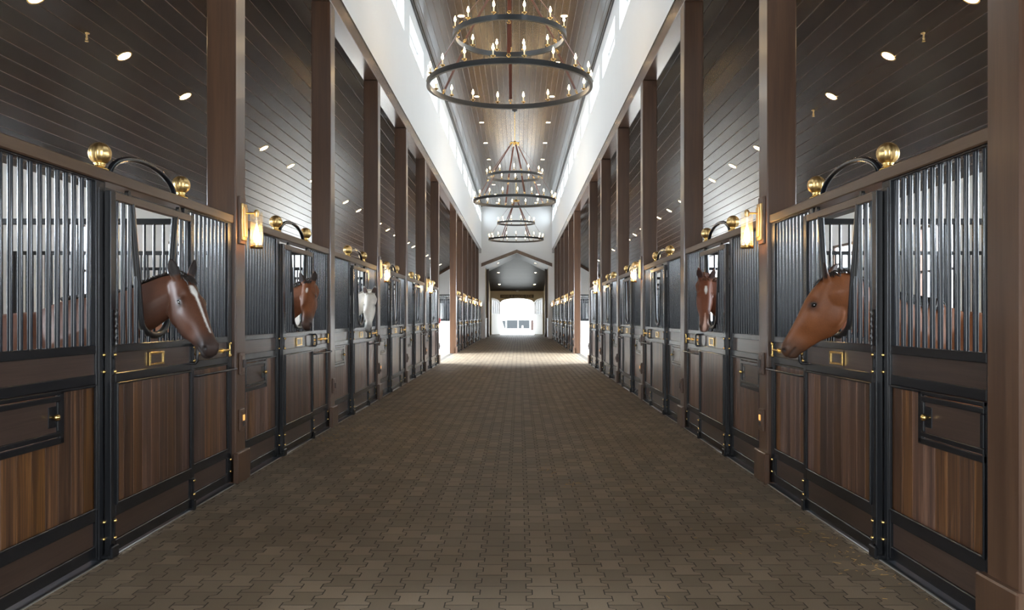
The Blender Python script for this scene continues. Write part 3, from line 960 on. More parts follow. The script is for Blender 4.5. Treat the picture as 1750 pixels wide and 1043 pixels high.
# ------------------------------------------------------------------ chandeliers
def make_chandelier():
    r = thing('chandelier', 'x', 'chandelier')
    z1, z2, zh = 5.34, 6.18, 7.36          # undersides of rings, hub height
    R1, R2 = 1.42, .975
    def ring(R, z):
        m = MB(); m.lathe([(R - .05, z), (R, z), (R, z + .085), (R - .05, z + .085), (R - .05, z)], (0, 0, 0), 72)
        for p in range(len(m.sm)): m.sm[p] = True
        o = m.build('ring', [M['iron']], r)
        o.data.set_sharp_from_angle(angle=math.radians(40))
        return o
    rings = [ring(R1, z1), ring(R2, z2)]
    # candles: cup, tube and flame-shaped bulb
    cup = MB(); cup.lathe([(.010, -.03), (.010, .0), (.036, .004), (.042, .016), (.036, .016), (.012, .012), (.012, .02), (.001, .02)], (0, 0, 0), 14); cup_me = cup.mesh('candle_cup', [M['brass']])
    cn = MB(); cn.lathe([(.011, .012), (.011, .105), (.001, .106)], (0, 0, 0), 10)
    cn_me = cn.mesh('candle_tube', [M['candle']])
    bl = MB(); bl.lathe([(.003, .105), (.017, .118), (.021, .136), (.015, .162), (.006, .19), (.0005, .205)], (0, 0, 0), 10); bl_me = bl.mesh('bulb', [M['cbulb']])
    for R, z, n, ph in ((R1 - .025, z1 + .085, 18, .5), (R2 - .025, z2 + .085, 12, .5)):
        for q in range(n):
            a = 2 * PI * (q + ph) / n - PI / 2
            c = link('candle', cup_me, r, (R * math.cos(a), R * math.sin(a), z + .03))
            link('candle_tube', cn_me, c); link('bulb', bl_me, c)
    # leather straps with brass buckles
    def strap(p, q, par):
        p, q = Vector(p), Vector(q)
        d = (q - p).normalized()
        a, b = p + d * .09, q - d * .09
        rad = Vector((p.x + q.x, p.y + q.y, 0)).normalized()
        tan = Vector((-rad.y, rad.x, 0))
        nn = d.cross(tan).normalized()
        m = MB()
        vs_ = []
        for c in (a, b):
            for s1, s2 in ((-1, -1), (1, -1), (1, 1), (-1, 1)):
                vs_.append(tuple(c + tan * .027 * s1 + nn * .004 * s2))
        m.add(vs_, [(0, 1, 2, 3), (4, 7, 6, 5), (0, 4, 5, 1), (1, 5, 6, 2), (2, 6, 7, 3), (3, 7, 4, 0)])
        o = m.build('strap', [M['leather']], r)
        for c, e in ((a, p), (b, q)):
            m = MB()
            mid = (c + e) / 2
            m.tube([tuple(mid + tan * .028 * math.cos(t) + d * .032 * math.sin(t)) for t in [2 * PI * i / 12 for i in range(12)]], .006, 6, closed=True)
            m.tube([tuple(mid), tuple(e)], .008, 6); m.ball(tuple(e), .016, 8)
            m.build('buckle', [M['brass']], o)
    for q in range(6):
        a = 2 * PI * q / 6 - PI / 2
        c, s = math.cos(a), math.sin(a)
        strap((.13 * c, .13 * s, zh), ((R2 - .025) * c, (R2 - .025) * s, z2 + .10), None)
        strap(((R2 - .025) * c, (R2 - .025) * s, z2 - .01), ((R1 - .025) * c, (R1 - .025) * s, z1 + .10), None)
    m = MB(); m.lathe([(.001, zh - .05), (.03, zh - .04), (.05, zh), (.135, zh + .01), (.14, zh + .035), (.05, zh + .05), (.02, zh + .09), (.001, zh + .1)], (0, 0, 0), 24)
    for q in range(6):
        a = 2 * PI * q / 6 - PI / 2
        m.ball((.15 * math.cos(a), .15 * math.sin(a), zh + .02), .03, 8)
    m.build('hub', [M['brass']], r)
    m = MB(); nl = 22
    for q in range(nl):
        zc = zh + .10 + (ZC - .05 - zh - .10) * (q + .5) / nl
        hh = (ZC - .15 - zh) / nl * .62
        a = PI / 2 * (q % 2)
        m.tube([(.017 * math.cos(t) * math.cos(a), .017 * math.cos(t) * math.sin(a), zc + hh * math.sin(t)) for t in [2 * PI * i / 8 for i in range(8)]], .0055, 5, closed=True)
    m.build('chain', [M['brass']], r)
    m = MB(); m.lathe([(.001, ZC - .075), (.02, ZC - .07), (.03, ZC - .045), (.09, ZC - .03), (.10, ZC), (.001, ZC)], (0, 0, 0), 20); m.build('canopy', [M['iron']], r)
    return r
ch0 = make_chandelier()
ch0.location = (-.01, 14.15, 0)
tag(ch0, 'large two-ring candle chandelier nearest the camera, top cut off by the frame', 'chandelier', 'two-tier ring chandeliers over the corridor')
copy_tree(ch0, (0, 28.3, 0), 'two-ring candle chandelier hanging in the middle of the corridor, second from the camera', rz=math.radians(14))
copy_tree(ch0, (0, 42.4, 0), 'small-looking farthest two-ring candle chandelier against the white end wall', rz=math.radians(30))

# ------------------------------------------------------------------ downlights and sprinklers
def make_downlight():
    r = thing('downlight', 'x', 'ceiling light')
    m = MB(); m.lathe([(.074, -.001), (.090, -.001), (.092, -.006), (.086, -.010), (.074, -.006), (.074, -.001)], (0, 0, 0), 24); m.build('trim_ring', [M['brass_soft']], r)
    m = MB(); m.lathe([(.001, -.004), (.074, -.004), (.074, .004), (.001, .004)], (0, 0, 0), 24); m.build('lens', [M['lens']], r)
    return r
dl = make_downlight()
first = True
def downlight(loc, rot, lab, grp):
    global first
    if first:
        o = dl; o.location = loc; first = False
    else: o = copy_tree(dl, loc)
    o.rotation_euler = rot; o['label'] = lab; o['group'] = grp
XL = 4.52
for sg, side in ((-1, 'left'), (1, 'right')):
    for i in range(25):
        y = 6.20 + 1.781 * i
        if y > 52.3 or i == 0: continue
        downlight((sg * XL, y, aisle_z(XL)), (0, sg * th, 0), 'glowing round downlight in the sloping %s aisle ceiling, %s from the camera' % (side, ORD[i - 1]), 'downlights in the aisle ceilings')
for i in range(11):
    y = 15.85 + 3.55 * i
    if y > 52: continue
    for sg, side in ((-1, 'left'), (1, 'right')):
        downlight((sg * 1.21, y, ZC), (0, 0, 0), 'round downlight in the %s row of the high flat ceiling, %s from the camera' % (side, ORD[i]), 'downlights in the high nave ceiling')
for sg, side in ((-1, 'left'), (1, 'right')):
    for y, x, nm_ in ((63.2, 1.35, 'nearest the sign'), (60.3, 1.35, 'higher up the slope')):
        downlight((sg * x, y, vz(y)), (-pit, 0, 0), 'downlight on the %s of the dark ceiling past the gable, %s' % (side, nm_), 'downlights beyond the gable')
    s2 = math.atan((OZA - OZE + .04) / VX)
    downlight((sg * 1.25, 55.4, OZA - (OZA - OZE + .04) / VX * 1.25), (0, sg * s2, 0), 'downlight in the %s pitched soffit just behind the gable trim' % side, 'downlights beyond the gable')

spr = None
for sg, side, ys in ((-1, 'left', (8.95, 12.5)), (1, 'right', (8.95, 12.3))):
    for i, y in enumerate(ys):
        lab = 'tiny brass sprinkler head hanging from the %s aisle ceiling, %s from the camera' % (side, ORD[i])
        loc = (sg * 4.54, y, aisle_z(4.54) + .005)
        if spr is None:
            spr = thing('sprinkler', lab, 'sprinkler', loc, 'sprinkler heads in the aisle ceilings')
            m = MB(); m.lathe([(.03, 0), (.03, -.008), (.010, -.012), (.010, -.05), (.014, -.055), (.012, -.075), (.001, -.076)], (0, 0, 0), 12); m.build('stem', [M['brass_soft']], spr)
            m = MB(); m.lathe([(.001, -.095), (.022, -.095), (.022, -.091), (.001, -.09)], (0, 0, 0), 12); m.tube([(.011, 0, -.07), (.013, 0, -.092)], .003, 6); m.tube([(-.011, 0, -.07), (-.013, 0, -.092)], .003, 6); m.build('deflector', [M['brass']], spr)
        else: copy_tree(spr, loc, lab)

# ------------------------------------------------------------------ sign, alarm, small fittings
sx0, sx1, sz0, sz1 = px2x(855, YV), px2x(912, YV), 2.89, 3.14
sgn = thing('sign', 'long dark sign reading HAVE A GOOD RIDE over the far arched doorway', 'sign', ((sx0 + sx1) / 2, YV - .01, (sz0 + sz1) / 2))
hw, hh = (sx1 - sx0) / 2, (sz1 - sz0) / 2
m = MB(); m.box(-hw, hw, -.03, .0, -hh, hh, .006); m.build('board', [M['signb']], sgn)
fcv = bpy.data.curves.new('letters', 'FONT')
fcv.body = 'HAVE A GOOD RIDE'
fcv.align_x = 'CENTER'; fcv.align_y = 'CENTER'
fcv.size = .25; fcv.extrude = .006; fcv.space_character = 1.02
tmp = bpy.data.objects.new('tmp', fcv); COL.objects.link(tmp)
dg = bpy.context.evaluated_depsgraph_get()
tm = bpy.data.meshes.new_from_object(tmp.evaluated_get(dg))
bpy.data.objects.remove(tmp)
tm.materials.clear(); tm.materials.append(M['gold'])
xs = [v.co.x for v in tm.vertices]
lt = link('letters', tm, sgn, (0, -.034, 0)); lt.rotation_euler = (PI / 2, 0, 0)
ksc = (2 * hw * .92) / (max(xs) - min(xs)); lt.scale = (ksc, 1.0, 1)
m = MB(); m.lathe([(.001, 0), (.10, 0), (.10, -.04), (.07, -.07), (.001, -.08)], (0, 0, 0), 16)
o = m.build('dome_fitting', [M['wpaint']]); o.location = (px2x(884, YV), YV - .12, vz(YV - .12) - .0)
tag(o, 'small pale dome fitting at the ceiling edge above the sign', 'fitting')
al = MB(); al.box(-.04, 0, -.06, .06, -.08, .08, .008); al.box(-.052, -.04, -.035, .035, -.03, .03, .004)
o = al.build('alarm_box', [M['red']], None, -1); o.location = (-PF + .001, YP[6] + .125, 1.30)
tag(o, 'small red alarm box on the left post beside the cross aisle', 'alarm')

# straw wisps left by the stall doors
st = MB()
for cx, cy, nn, sp in ((-1.95, 10.2, 40, .35), (-2.1, 9.6, 30, .15), (.62, 7.0, 16, .12), (.40, 7.6, 14, .15), (2.05, 5.2, 34, .3), (2.15, 4.7, 26, .22), (-2.0, 12.5, 24, .3), (1.3, 5.5, 8, .6), (-.5, 8.0, 8, .8), (.1, 9.5, 6, 1.0)):
    for q in range(nn):
        x = cx + random.gauss(0, sp * .35); y = cy + random.gauss(0, sp)
        x = max(-2.2, min(2.2, x))
        a = random.uniform(0, PI); L_ = random.uniform(.012, .05)
        st.tube([(x, y, .003), (x + L_ * math.cos(a), y + L_ * math.sin(a), .004)], .0013, 4)
so = st.build('straw', [M['straw']]); so['kind'] = 'stuff'
tag(so, 'scattered wisps of straw on the paved floor', 'straw')

# ------------------------------------------------------------------ horses
def coat_mat(name, rough, col_attr='coat'):
    m, nt, b = new_mat(name)
    N, L = nt.nodes, nt.links
    a = N.new('ShaderNodeAttribute'); a.attribute_name = col_attr
    tc = N.new('ShaderNodeTexCoord')
    n = N.new('ShaderNodeTexNoise'); n.inputs['Scale'].default_value = 190; n.inputs['Detail'].default_value = 2
    n2 = N.new('ShaderNodeTexNoise'); n2.inputs['Scale'].default_value = 9; n2.inputs['Detail'].default_value = 4
    L.new(tc.outputs['Object'], n.inputs['Vector']); L.new(tc.outputs['Object'], n2.inputs['Vector'])
    ad = N.new('ShaderNodeMath'); ad.operation = 'ADD'
    L.new(n.outputs['Fac'], ad.inputs[0]); L.new(n2.outputs['Fac'], ad.inputs[1])
    mr = N.new('ShaderNodeMapRange'); mr.inputs['From Min'].default_value = .6; mr.inputs['From Max'].default_value = 1.4
    mr.inputs['To Min'].default_value = .76; mr.inputs['To Max'].default_value = 1.24
    L.new(ad.outputs[0], mr.inputs['Value'])
    h = N.new('ShaderNodeHueSaturation'); L.new(a.outputs['Color'], h.inputs['Color']); L.new(mr.outputs[0], h.inputs['Value'])
    L.new(h.outputs[0], b.inputs['Base Color'])
    b.inputs['Roughness'].default_value = rough
    b.inputs['Specular IOR Level'].default_value = .28
    bp = N.new('ShaderNodeBump'); bp.inputs['Strength'].default_value = .25; bp.inputs['Distance'].default_value = .002
    L.new(n.outputs['Fac'], bp.inputs['Height']); L.new(bp.outputs[0], b.inputs['Normal'])
    return m
M['coat'] = coat_mat('horse_coat', .52)
M['hair_dark'] = plain('dark_mane', (0.016, 0.011, 0.009), .5, var=.4, scale=60)
M['hair_red'] = plain('red_mane', (0.10, 0.035, 0.015), .5, var=.4, scale=60)
M['hair_white'] = plain('white_mane', (0.55, 0.50, 0.42), .55, var=.2, scale=60)

# head profile: t along the face from poll to nose, (t, dorsal offset, depth, half width)
HEAD = [(-.055, -.075, .10, .040), (-.045, -.045, .17, .062), (-.02, -.015, .215, .076), (.02, .004, .235, .082), (.07, .013, .262, .090), (.13, .019, .302, .096),
        (.18, .020, .315, .100), (.23, .016, .312, .102), (.28, .010, .298, .097), (.33, .004, .273, .087), (.38, .0, .230, .076),
        (.43, -.003, .202, .066), (.48, -.005, .178, .060), (.525, -.006, .160, .057), (.56, -.010, .138, .056), (.585, -.020, .120, .053), (.605, -.040, .085, .042), (.613, -.055, .05, .026)]

def smooth_interp(t, ts, vals):
    return float(np.interp(t, ts, vals))

def horse(name, label, poll, nose_dir, n_hint, hs, neck, chest, bdir, coat, mats, mark, mane_side=1, fore=(.05, .11), earback=0.0):
    P = Vector(poll); A = Vector(nose_dir).normalized()
    Nn = Vector(n_hint); Nn = (Nn - A * Nn.dot(A)).normalized()
    Sd = A.cross(Nn).normalized()
    def H(t, nn, ss): return P + (A * t + Nn * nn + Sd * ss) * hs
    mb = MB()
    def loft(rings):
        k = len(rings[0]); o = []
        for r in rings: o += [tuple(p) for p in r]
        fs = []
        for i in range(len(rings) - 1):
            for j in range(k): fs.append((i * k + j, i * k + (j + 1) % k, (i + 1) * k + (j + 1) % k, (i + 1) * k + j))
        fs.append(tuple(range(k))[::-1]); fs.append(tuple(range((len(rings) - 1) * k, len(rings) * k)))
        mb.add(o, fs)
    # head
    rings = []
    for t, nd, D, W in HEAD:
        r = []
        jaw = np.interp(t, [0, .1, .25, .35, .5, .62], [.75, .62, .55, .60, .80, .9])
        for j in range(24):
            a = 2 * PI * j / 24
            c, s = math.cos(a), math.sin(a)
            c2 = math.copysign(abs(c) ** .85, c); s2 = math.copysign(abs(s) ** .9, s)
            wf = np.interp(s2, [-1, -.2, .45, .8, 1], [jaw * .9, .5 * (1 + jaw), 1.0, .95, .9])
            r.append(H(t, nd - D / 2 + D / 2 * s2, W * c2 * wf))
        rings.append(r)
    loft(rings)
    def ell(t, nn, ss, ra, rn, rs):
        rg = []
        for i in range(1, 8):
            q = PI * i / 8
            rg.append([H(t - ra * math.cos(q), nn + rn * math.sin(q) * math.cos(2 * PI * j / 12), ss + rs * math.sin(q) * math.sin(2 * PI * j / 12)) for j in range(12)])
        loft(rg)
    for s in (-1, 1):
        ell(.175, -.180, s * .048, .105, .098, .030)      # cheek
        ell(.185, -.040, s * .070, .055, .026, .026)      # brow
        ell(.558, -.052, s * .040, .034, .034, .024)      # nostril flare
        ell(.33, -.085, s * .050, .10, .018, .017)        # facial crest
    ell(.560, -.128, 0, .040, .026, .040)                 # lower lip and chin
    ell(.590, -.085, 0, .028, .036, .040)                 # upper lip
    # ears
    EARS = []
    for s in (-1, 1):
        eb_ = earback if (Sd * s).y > 0 else 0.0
        e_up = (-A * .80 + Nn * (.52 - eb_) + Sd * s * (.26 + .2 * eb_)).normalized()
        e_f = (Nn * .8 + A * .35 + Sd * s * .45); e_f = (e_f - e_up * e_f.dot(e_up)).normalized()
        e_s = e_up.cross(e_f)
        base = H(-.015, -.035, s * .052)
        rg = []
        for h, wd, dp in ((-.03, .026, .026), (.0, .029, .028), (.028, .038, .026), (.058, .043, .022), (.088, .037, .017), (.113, .026, .014), (.130, .016, .012), (.143, .007, .008)):
            c = base + e_up * h * hs + e_f * (.012 * math.sin(h * 15)) * hs - e_s * 0
            rg.append([c + (e_s * wd * math.cos(2 * PI * j / 14) + e_f * (dp * math.sin(2 * PI * j / 14) - (.016 * (1 - abs(math.cos(2 * PI * j / 14))) if math.sin(2 * PI * j / 14) > 0 and h > .02 else 0))) * hs for j in range(14)])
        loft(rg)
        EARS.append((np.array(base), np.array(e_up), np.array(e_f)))
    # neck: (point, half height, half width), swept with an upright frame
    nk = [(Vector(p), h, w_) for p, h, w_ in neck]
    dense = []
    K = len(nk)
    for i in range(K - 1):
        p0, p1, p2, p3 = nk[max(0, i - 1)][0], nk[i][0], nk[i + 1][0], nk[min(K - 1, i + 2)][0]
        for q in range(6):
            t = q / 6
            c = .5 * ((2 * p1) + (-p0 + p2) * t + (2 * p0 - 5 * p1 + 4 * p2 - p3) * t * t + (-p0 + 3 * p1 - 3 * p2 + p3) * t ** 3)
            dense.append((c, nk[i][1] * (1 - t) + nk[i + 1][1] * t, nk[i][2] * (1 - t) + nk[i + 1][2] * t))
    dense.append(nk[-1])
    frames = []
    B = Vector((bdir[0], bdir[1], 0)).normalized()
    for i, (c, h, w_) in enumerate(dense):
        tg = (dense[min(i + 1, len(dense) - 1)][0] - dense[max(i - 1, 0)][0]).normalized()
        f = i / (len(dense) - 1)
        ref = (Nn * .5 - A * .75) * (1 - f) ** 2 + Vector((0, 0, 1)) * (1 - (1 - f) ** 2)
        u = (ref - tg * ref.dot(tg)).normalized()
        frames.append((c, tg, u, tg.cross(u), h, w_))
    rings = []
    for c, tg, u, sd, h, w_ in frames:
        r = []
        for j in range(20):
            a = 2 * PI * j / 20
            s_ = math.sin(a)
            wf = np.interp(s_, [-1, 0, .6, 1], [.85, 1.0, .72, .5])
            r.append(c + u * h * s_ + sd * w_ * math.cos(a) * wf)
        rings.append(r)
    loft(rings)
    # trunk
    C = Vector(chest); L_ = Vector((-B.y, B.x, 0))
    rings = []
    for s, z, w_, h in ((-.02, 1.10, .07, .10), (.04, 1.11, .16, .20), (.14, 1.13, .215, .28), (.34, 1.13, .25, .335), (.55, 1.11, .275, .335), (.8, 1.10, .29, .325), (1.05, 1.13, .285, .315), (1.28, 1.17, .27, .29), (1.45, 1.16, .22, .235), (1.55, 1.12, .12, .14)):
        c = C - B * s
        r = []
        for j in range(20):
            a = 2 * PI * j / 20
            wf = np.interp(math.sin(a), [-1, 0, 1], [.8, 1, .62])
            r.append(Vector((c.x, c.y, z)) + L_ * w_ * math.cos(a) * wf + Vector((0, 0, 1)) * h * math.sin(a))
        rings.append(r)
    loft(rings)
    def leg(path):
        rings = []
        for s, l, z, rx, ry in path:
            c = C - B * s + L_ * l
            rings.append([Vector((c.x, c.y, z)) + B * rx * math.cos(2 * PI * j / 12) + L_ * ry * math.sin(2 * PI * j / 12) for j in range(12)])
        loft(rings)
    for q in (-1, 1):
        leg([(.20, q * .13, 1.05, .13, .07), (.20, q * .14, .85, .085, .06), (.20, q * .14, .62, .05, .045), (.19, q * .14, .50, .045, .045), (.20, q * .14, .44, .032, .03),
             (.20, q * .14, .22, .03, .027), (.20, q * .14, .17, .038, .035), (.17, q * .14, .08, .035, .035), (.15, q * .14, .055, .05, .048), (.14, q * .14, .002, .062, .058)])
        leg([(1.28, q * .14, 1.10, .19, .09), (1.25, q * .15, .90, .14, .08), (1.32, q * .15, .68, .07, .05), (1.42, q * .15, .56, .055, .042), (1.42, q * .15, .48, .045, .036),
             (1.40, q * .15, .24, .033, .03), (1.39, q * .15, .18, .04, .036), (1.36, q * .15, .08, .036, .036), (1.34, q * .15, .055, .05, .048), (1.33, q * .15, .002, .06, .056)])
    me = mb.mesh(name, [])
    tmp = bpy.data.objects.new('tmp', me); COL.objects.link(tmp)
    md = tmp.modifiers.new('r', 'REMESH'); md.mode = 'VOXEL'; md.voxel_size = .0085
    sm = tmp.modifiers.new('s', 'SMOOTH'); sm.factor = .5; sm.iterations = 7
    dg = bpy.context.evaluated_depsgraph_get()
    out = bpy.data.meshes.new_from_object(tmp.evaluated_get(dg))
    bpy.data.objects.remove(tmp)
    out.name = name
    nvt = len(out.vertices)
    co = np.empty(nvt * 3, np.float32); out.vertices.foreach_get('co', co); co = co.reshape(-1, 3).astype(np.float64)
    no = np.empty(nvt * 3, np.float32); out.vertices.foreach_get('normal', no); no = no.reshape(-1, 3).astype(np.float64)
    rel = (co - np.array(P)) / hs
    t = rel @ np.array(A); nn = rel @ np.array(Nn); ss = rel @ np.array(Sd)
    inhead = (np.abs(ss) < .2) & (t > -.25) & (t < .7) & (nn < .25) & (nn > -.4)
    def g(tc, nc, sc_, r): return np.exp(-(((t - tc) ** 2 + (nn - nc) ** 2 + (ss - sc_) ** 2) / (2 * r * r)))
    disp = np.zeros(nvt)
    for s in (-1, 1):
        disp -= .016 * g(.572, -.044, s * .060, .0115)            # nostrils
        disp -= .010 * g(.130, -.030, s * .075, .024)             # hollow above the eye
        disp -= .006 * g(.215, -.085, s * .095, .020)
        disp -= .009 * g(.40, -.10, s * .055, .04)
    ml = np.interp(t, [.49, .60], [-.108, -.094])
    disp -= .007 * np.exp(-((nn - ml) ** 2) / (2 * .0055 ** 2)) * ((t > .50) & (t < .63)) * np.clip((t - .50) / .02, 0, 1)
    disp *= inhead
    co = co + no * disp[:, None] * hs
    out.vertices.foreach_set('co', co.astype(np.float32).ravel())
    # coat colours with the shade of nostrils and ear hollows painted in
    col = np.tile(np.array(coat['base']), (nvt, 1))
    def blend(mask, c):
        nonlocal col
        m_ = np.clip(mask, 0, 1)[:, None]
        col = col * (1 - m_) + np.array(c) * m_
    z = co[:, 2]
    ih = inhead.astype(float)
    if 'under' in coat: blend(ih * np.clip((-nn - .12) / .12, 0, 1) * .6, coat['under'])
    blend(ih * np.clip((t - coat.get('mz', .43)) / .10, 0, 1) * np.clip(.75 + (-nn) * 2.0, 0, 1), coat['muzzle'])
    for s in (-1, 1):
        blend(ih * g(.184, -.052, s * .095, .027) * 1.1, coat['eye'])
        blend(ih * g(.572, -.044, s * .058, .014) * 1.4, (.012, .008, .007))  # dark spot paints the shade inside each nostril
    blend(ih * np.exp(-((nn - ml) ** 2) / (2 * .004 ** 2)) * ((t > .51) & (t < .62)) * .7, (.02, .014, .012))
    for eb, eu, ef in EARS:
        d_ = co - eb
        h_ = d_ @ eu
        rad_ = np.linalg.norm(d_ - h_[:, None] * eu, axis=1)
        m_ = (rad_ < .06 * hs) * np.clip((h_ / hs - .008) / .02, 0, 1) * (h_ < .17 * hs)
        fwd = no @ ef
        blend(m_ * np.clip((h_ / hs - .015) / .06, 0, 1) * .9, coat['ear_tip'])
        blend(m_ * np.clip((-t + .02) / .03, 0, 1) * np.clip(fwd * 4 + .4, 0, 1) * np.clip((.125 - h_ / hs) / .02, .25, 1), coat['ear_in'])  # inner ear colour, its dark tone also painting the shade of the hollow
    blend(np.clip((.75 - z) / .25, 0, 1) * (1 - ih), coat['leg'])
    for kind, pts, rad in mark:
        d = np.full(nvt, 9.0)
        for (t0, s0, w0), (t1, s1, w1) in zip(pts[:-1], pts[1:]):
            q = np.clip((t - t0) / (t1 - t0), 0, 1)
            dd = np.sqrt((ss - (s0 + (s1 - s0) * q)) ** 2 + (t - np.clip(t, t0, t1)) ** 2) - (w0 + (w1 - w0) * q)
            d = np.minimum(d, dd)
        d += .001 * np.sin(t * 160) * np.cos(ss * 210)
        dors = np.interp(t, [h[0] for h in HEAD], [h[1] for h in HEAD])
        blend(ih * np.clip(.5 - d / .012, 0, 1) * (nn > dors - .055), kind)
    ca = out.color_attributes.new('coat', 'FLOAT_COLOR', 'POINT')
    ca.data.foreach_set('color', np.concatenate([col, np.ones((nvt, 1))], 1).astype(np.float32).ravel())
    out.materials.clear(); out.materials.append(M['coat'])
    out.polygons.foreach_set('use_smooth', [True] * len(out.polygons))
    out.update()
    o = link(name, out)
    tag(o, label, 'horse', 'horses looking out of their stalls')
    # eyes
    for s in (-1, 1):
        et, en_ = .182, -.050
        cand = np.where(inhead & (ss * s > .03))[0]
        near_ = cand[((t[cand] - et) ** 2 + (nn[cand] - en_) ** 2) < .009 ** 2]
        sv = ss[near_].mean() if len(near_) else s * .09
        e1 = (A * .72 + Nn * .69 + Sd * s * -.22).normalized()       # towards the front corner of the eye
        out_ = Sd * s + Nn * .25
        out_ = (out_ - e1 * out_.dot(e1)).normalized()
        e2 = e1.cross(out_) * (1 if e1.cross(out_).dot(Nn * .7 - A * .7) > 0 else -1)
        c = H(et, en_, sv)
        m = MB()
        m.ball((0, 0, 0), 1.0, 20)
        m.v = [tuple((e1 * v[0] * .0250 + e2 * v[1] * .0175 + out_ * v[2] * .0200) * hs) for v in m.v]
        e = m.build('eye', [M['eye']], o); e.location = c - out_ * .0160 * hs
        lid = MB()
        pts = [c + (e1 * (-.0265 * math.cos(PI * q / 12)) + e2 * (.0135 * math.sin(PI * q / 12) + .002) + out_ * (.006 * math.sin(PI * q / 12) - .007)) * hs for q in range(13)]
        lid.tube(pts, [(.002 + .0042 * math.sin(PI * q / 12)) * hs for q in range(13)], 8)
        lid.build('eyelid', [M[mats[1]] if mats[1] != 'hair_white' else M['lidgrey']], o)
    # mane and forelock
    rnd = random.Random(hash(name + label) % 1000 if False else len(label))
    mm = MB()
    NF = len(frames)
    for q in range(420):
        f = rnd.uniform(.0, .80) * (NF - 1)
        i = int(f); fr = f - i
        c0, tg0, u0, s0, h0, w0 = frames[i]; c1, tg1, u1, s1, h1, w1 = frames[min(i + 1, NF - 1)]
        c = c0.lerp(c1, fr); u = u0.lerp(u1, fr).normalized(); sd = s0.lerp(s1, fr).normalized(); tg = tg0.lerp(tg1, fr); h = h0 + (h1 - h0) * fr; w_ = w0 + (w1 - w0) * fr
        pts = []; ln = rnd.uniform(.5, 1.0)
        drift = rnd.uniform(-.02, .05)
        for k_ in range(6):
            a = PI / 2 - mane_side * (k_ / 5) * ln * .95 + rnd.uniform(-.03, .03) + .1 * mane_side
            s_ = math.sin(a)
            wf = np.interp(s_, [-1, 0, .6, 1], [.85, 1.0, .72, .5])
            lift = 1.03 + .02 * math.sin(k_ / 5 * PI)
            pts.append(c + u * h * s_ * lift + sd * w_ * math.cos(a) * wf * (lift + .03) + tg * drift * (k_ / 5) + u * rnd.uniform(.0, .012))
        mm.tube(pts, [.004, .0062, .006, .005, .0035, .001], 6, flat=1.3)
    mm.build('mane', [M[mats[0]]], o)
    fm_ = MB()
    for q in range(46):
        s0 = rnd.uniform(-.034, .034); ln = rnd.uniform(*fore)
        pts = []
        for k_ in range(6):
            tt = -.02 + ln * k_ / 5
            dn = float(np.interp(tt, [h[0] for h in HEAD], [h[1] for h in HEAD]))
            pts.append(H(tt, dn + .004 + .006 * math.sin(k_ / 5 * PI), s0 * (1 + .5 * k_ / 5) + rnd.uniform(-.003, .003)))
        fm_.tube(pts, [.0045, .005, .0045, .0038, .0028, .0008], 6, flat=1.2)
    fm_.build('forelock', [M[mats[0]]], o)
    tl = MB()
    for q in range(26):
        a = rnd.uniform(0, 2 * PI); r_ = rnd.uniform(0, .03)
        b0 = C - B * 1.52
        pts = [Vector((b0.x, b0.y, 1.25)) + L_ * r_ * math.cos(a) - B * (.02 + .07 * (k_ / 5) ** .5 + r_ * math.sin(a)) + Vector((0, 0, -.85 * (k_ / 5) ** 1.3)) + L_ * rnd.uniform(-.02, .02) for k_ in range(6)]
        tl.tube(pts, [.012, .016, .016, .014, .010, .003], 5)
    tl.build('tail', [M[mats[0]]], o)
    return o
M['lidgrey'] = plain('grey_eyelid', (.10, .09, .085), .5)

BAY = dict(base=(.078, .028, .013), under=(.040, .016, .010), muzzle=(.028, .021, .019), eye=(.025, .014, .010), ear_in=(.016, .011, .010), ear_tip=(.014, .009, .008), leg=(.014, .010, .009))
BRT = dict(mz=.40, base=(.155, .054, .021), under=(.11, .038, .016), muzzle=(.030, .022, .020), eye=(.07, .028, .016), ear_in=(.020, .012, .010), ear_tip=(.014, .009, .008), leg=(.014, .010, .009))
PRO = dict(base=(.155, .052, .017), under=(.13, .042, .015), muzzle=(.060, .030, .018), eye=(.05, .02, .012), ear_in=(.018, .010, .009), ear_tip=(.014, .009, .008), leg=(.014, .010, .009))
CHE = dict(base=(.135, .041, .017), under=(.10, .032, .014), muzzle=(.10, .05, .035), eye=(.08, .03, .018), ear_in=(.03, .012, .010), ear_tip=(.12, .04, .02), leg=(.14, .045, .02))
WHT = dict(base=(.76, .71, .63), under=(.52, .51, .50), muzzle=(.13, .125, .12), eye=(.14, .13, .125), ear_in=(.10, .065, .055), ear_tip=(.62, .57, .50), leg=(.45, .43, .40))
WM = (.68, .66, .62)
def neck_for(P, A, Nn, hs, gate, chest, base, tw=.085):
    """neck stations from the back of the skull through the yoke opening down into the chest"""
    P, A, Nn = Vector(P), Vector(A).normalized(), Vector(Nn)
    Nn = (Nn - A * Nn.dot(A)).normalized()
    p0 = P + (A * .09 - Nn * .12) * hs
    p1 = P + (A * .0 - Nn * .17) * hs
    return [(p0, .10, .070), (p1, .125, tw), (gate, .165, .098), (Vector(gate).lerp(Vector(base), .5), .215, .13), (base, .28, .165), (chest, .30, .16)]

def mk(label, poll, a, nh, hs, gate, base, chest, bdir, coat, mats, mark, ms=1, **kw):
    nk = neck_for(poll, a, nh, hs, gate, Vector((chest[0] - bdir[0] * .32, chest[1] - bdir[1] * .32, 1.14)), base)
    return horse('horse', label, poll, a, nh, hs, nk, chest, bdir, coat, mats, mark, ms, **kw)

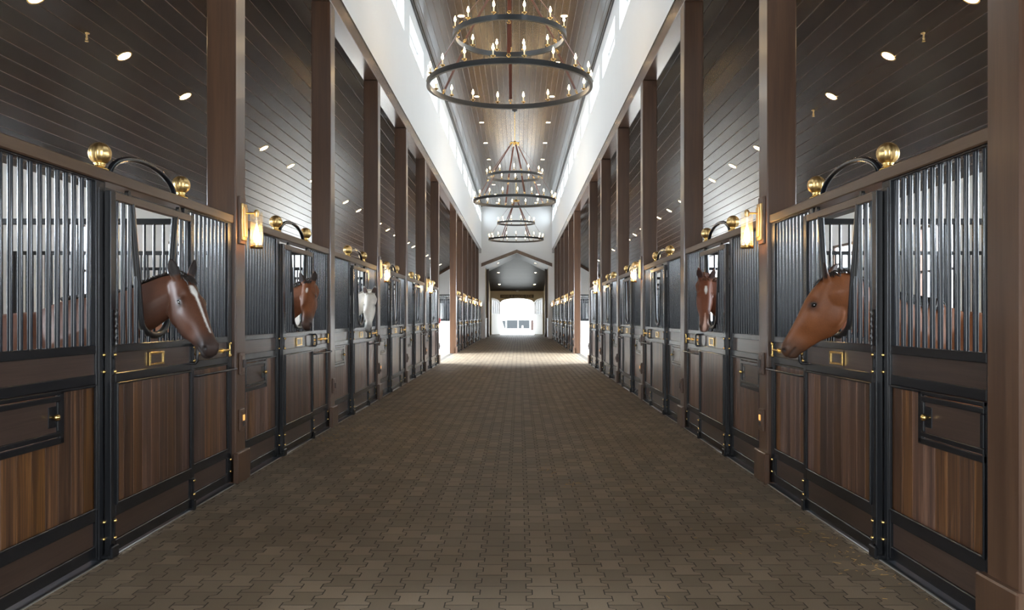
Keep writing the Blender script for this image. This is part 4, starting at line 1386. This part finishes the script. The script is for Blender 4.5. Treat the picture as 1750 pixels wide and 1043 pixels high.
# left nearest: bay with star and narrow blaze, head turned towards the aisle
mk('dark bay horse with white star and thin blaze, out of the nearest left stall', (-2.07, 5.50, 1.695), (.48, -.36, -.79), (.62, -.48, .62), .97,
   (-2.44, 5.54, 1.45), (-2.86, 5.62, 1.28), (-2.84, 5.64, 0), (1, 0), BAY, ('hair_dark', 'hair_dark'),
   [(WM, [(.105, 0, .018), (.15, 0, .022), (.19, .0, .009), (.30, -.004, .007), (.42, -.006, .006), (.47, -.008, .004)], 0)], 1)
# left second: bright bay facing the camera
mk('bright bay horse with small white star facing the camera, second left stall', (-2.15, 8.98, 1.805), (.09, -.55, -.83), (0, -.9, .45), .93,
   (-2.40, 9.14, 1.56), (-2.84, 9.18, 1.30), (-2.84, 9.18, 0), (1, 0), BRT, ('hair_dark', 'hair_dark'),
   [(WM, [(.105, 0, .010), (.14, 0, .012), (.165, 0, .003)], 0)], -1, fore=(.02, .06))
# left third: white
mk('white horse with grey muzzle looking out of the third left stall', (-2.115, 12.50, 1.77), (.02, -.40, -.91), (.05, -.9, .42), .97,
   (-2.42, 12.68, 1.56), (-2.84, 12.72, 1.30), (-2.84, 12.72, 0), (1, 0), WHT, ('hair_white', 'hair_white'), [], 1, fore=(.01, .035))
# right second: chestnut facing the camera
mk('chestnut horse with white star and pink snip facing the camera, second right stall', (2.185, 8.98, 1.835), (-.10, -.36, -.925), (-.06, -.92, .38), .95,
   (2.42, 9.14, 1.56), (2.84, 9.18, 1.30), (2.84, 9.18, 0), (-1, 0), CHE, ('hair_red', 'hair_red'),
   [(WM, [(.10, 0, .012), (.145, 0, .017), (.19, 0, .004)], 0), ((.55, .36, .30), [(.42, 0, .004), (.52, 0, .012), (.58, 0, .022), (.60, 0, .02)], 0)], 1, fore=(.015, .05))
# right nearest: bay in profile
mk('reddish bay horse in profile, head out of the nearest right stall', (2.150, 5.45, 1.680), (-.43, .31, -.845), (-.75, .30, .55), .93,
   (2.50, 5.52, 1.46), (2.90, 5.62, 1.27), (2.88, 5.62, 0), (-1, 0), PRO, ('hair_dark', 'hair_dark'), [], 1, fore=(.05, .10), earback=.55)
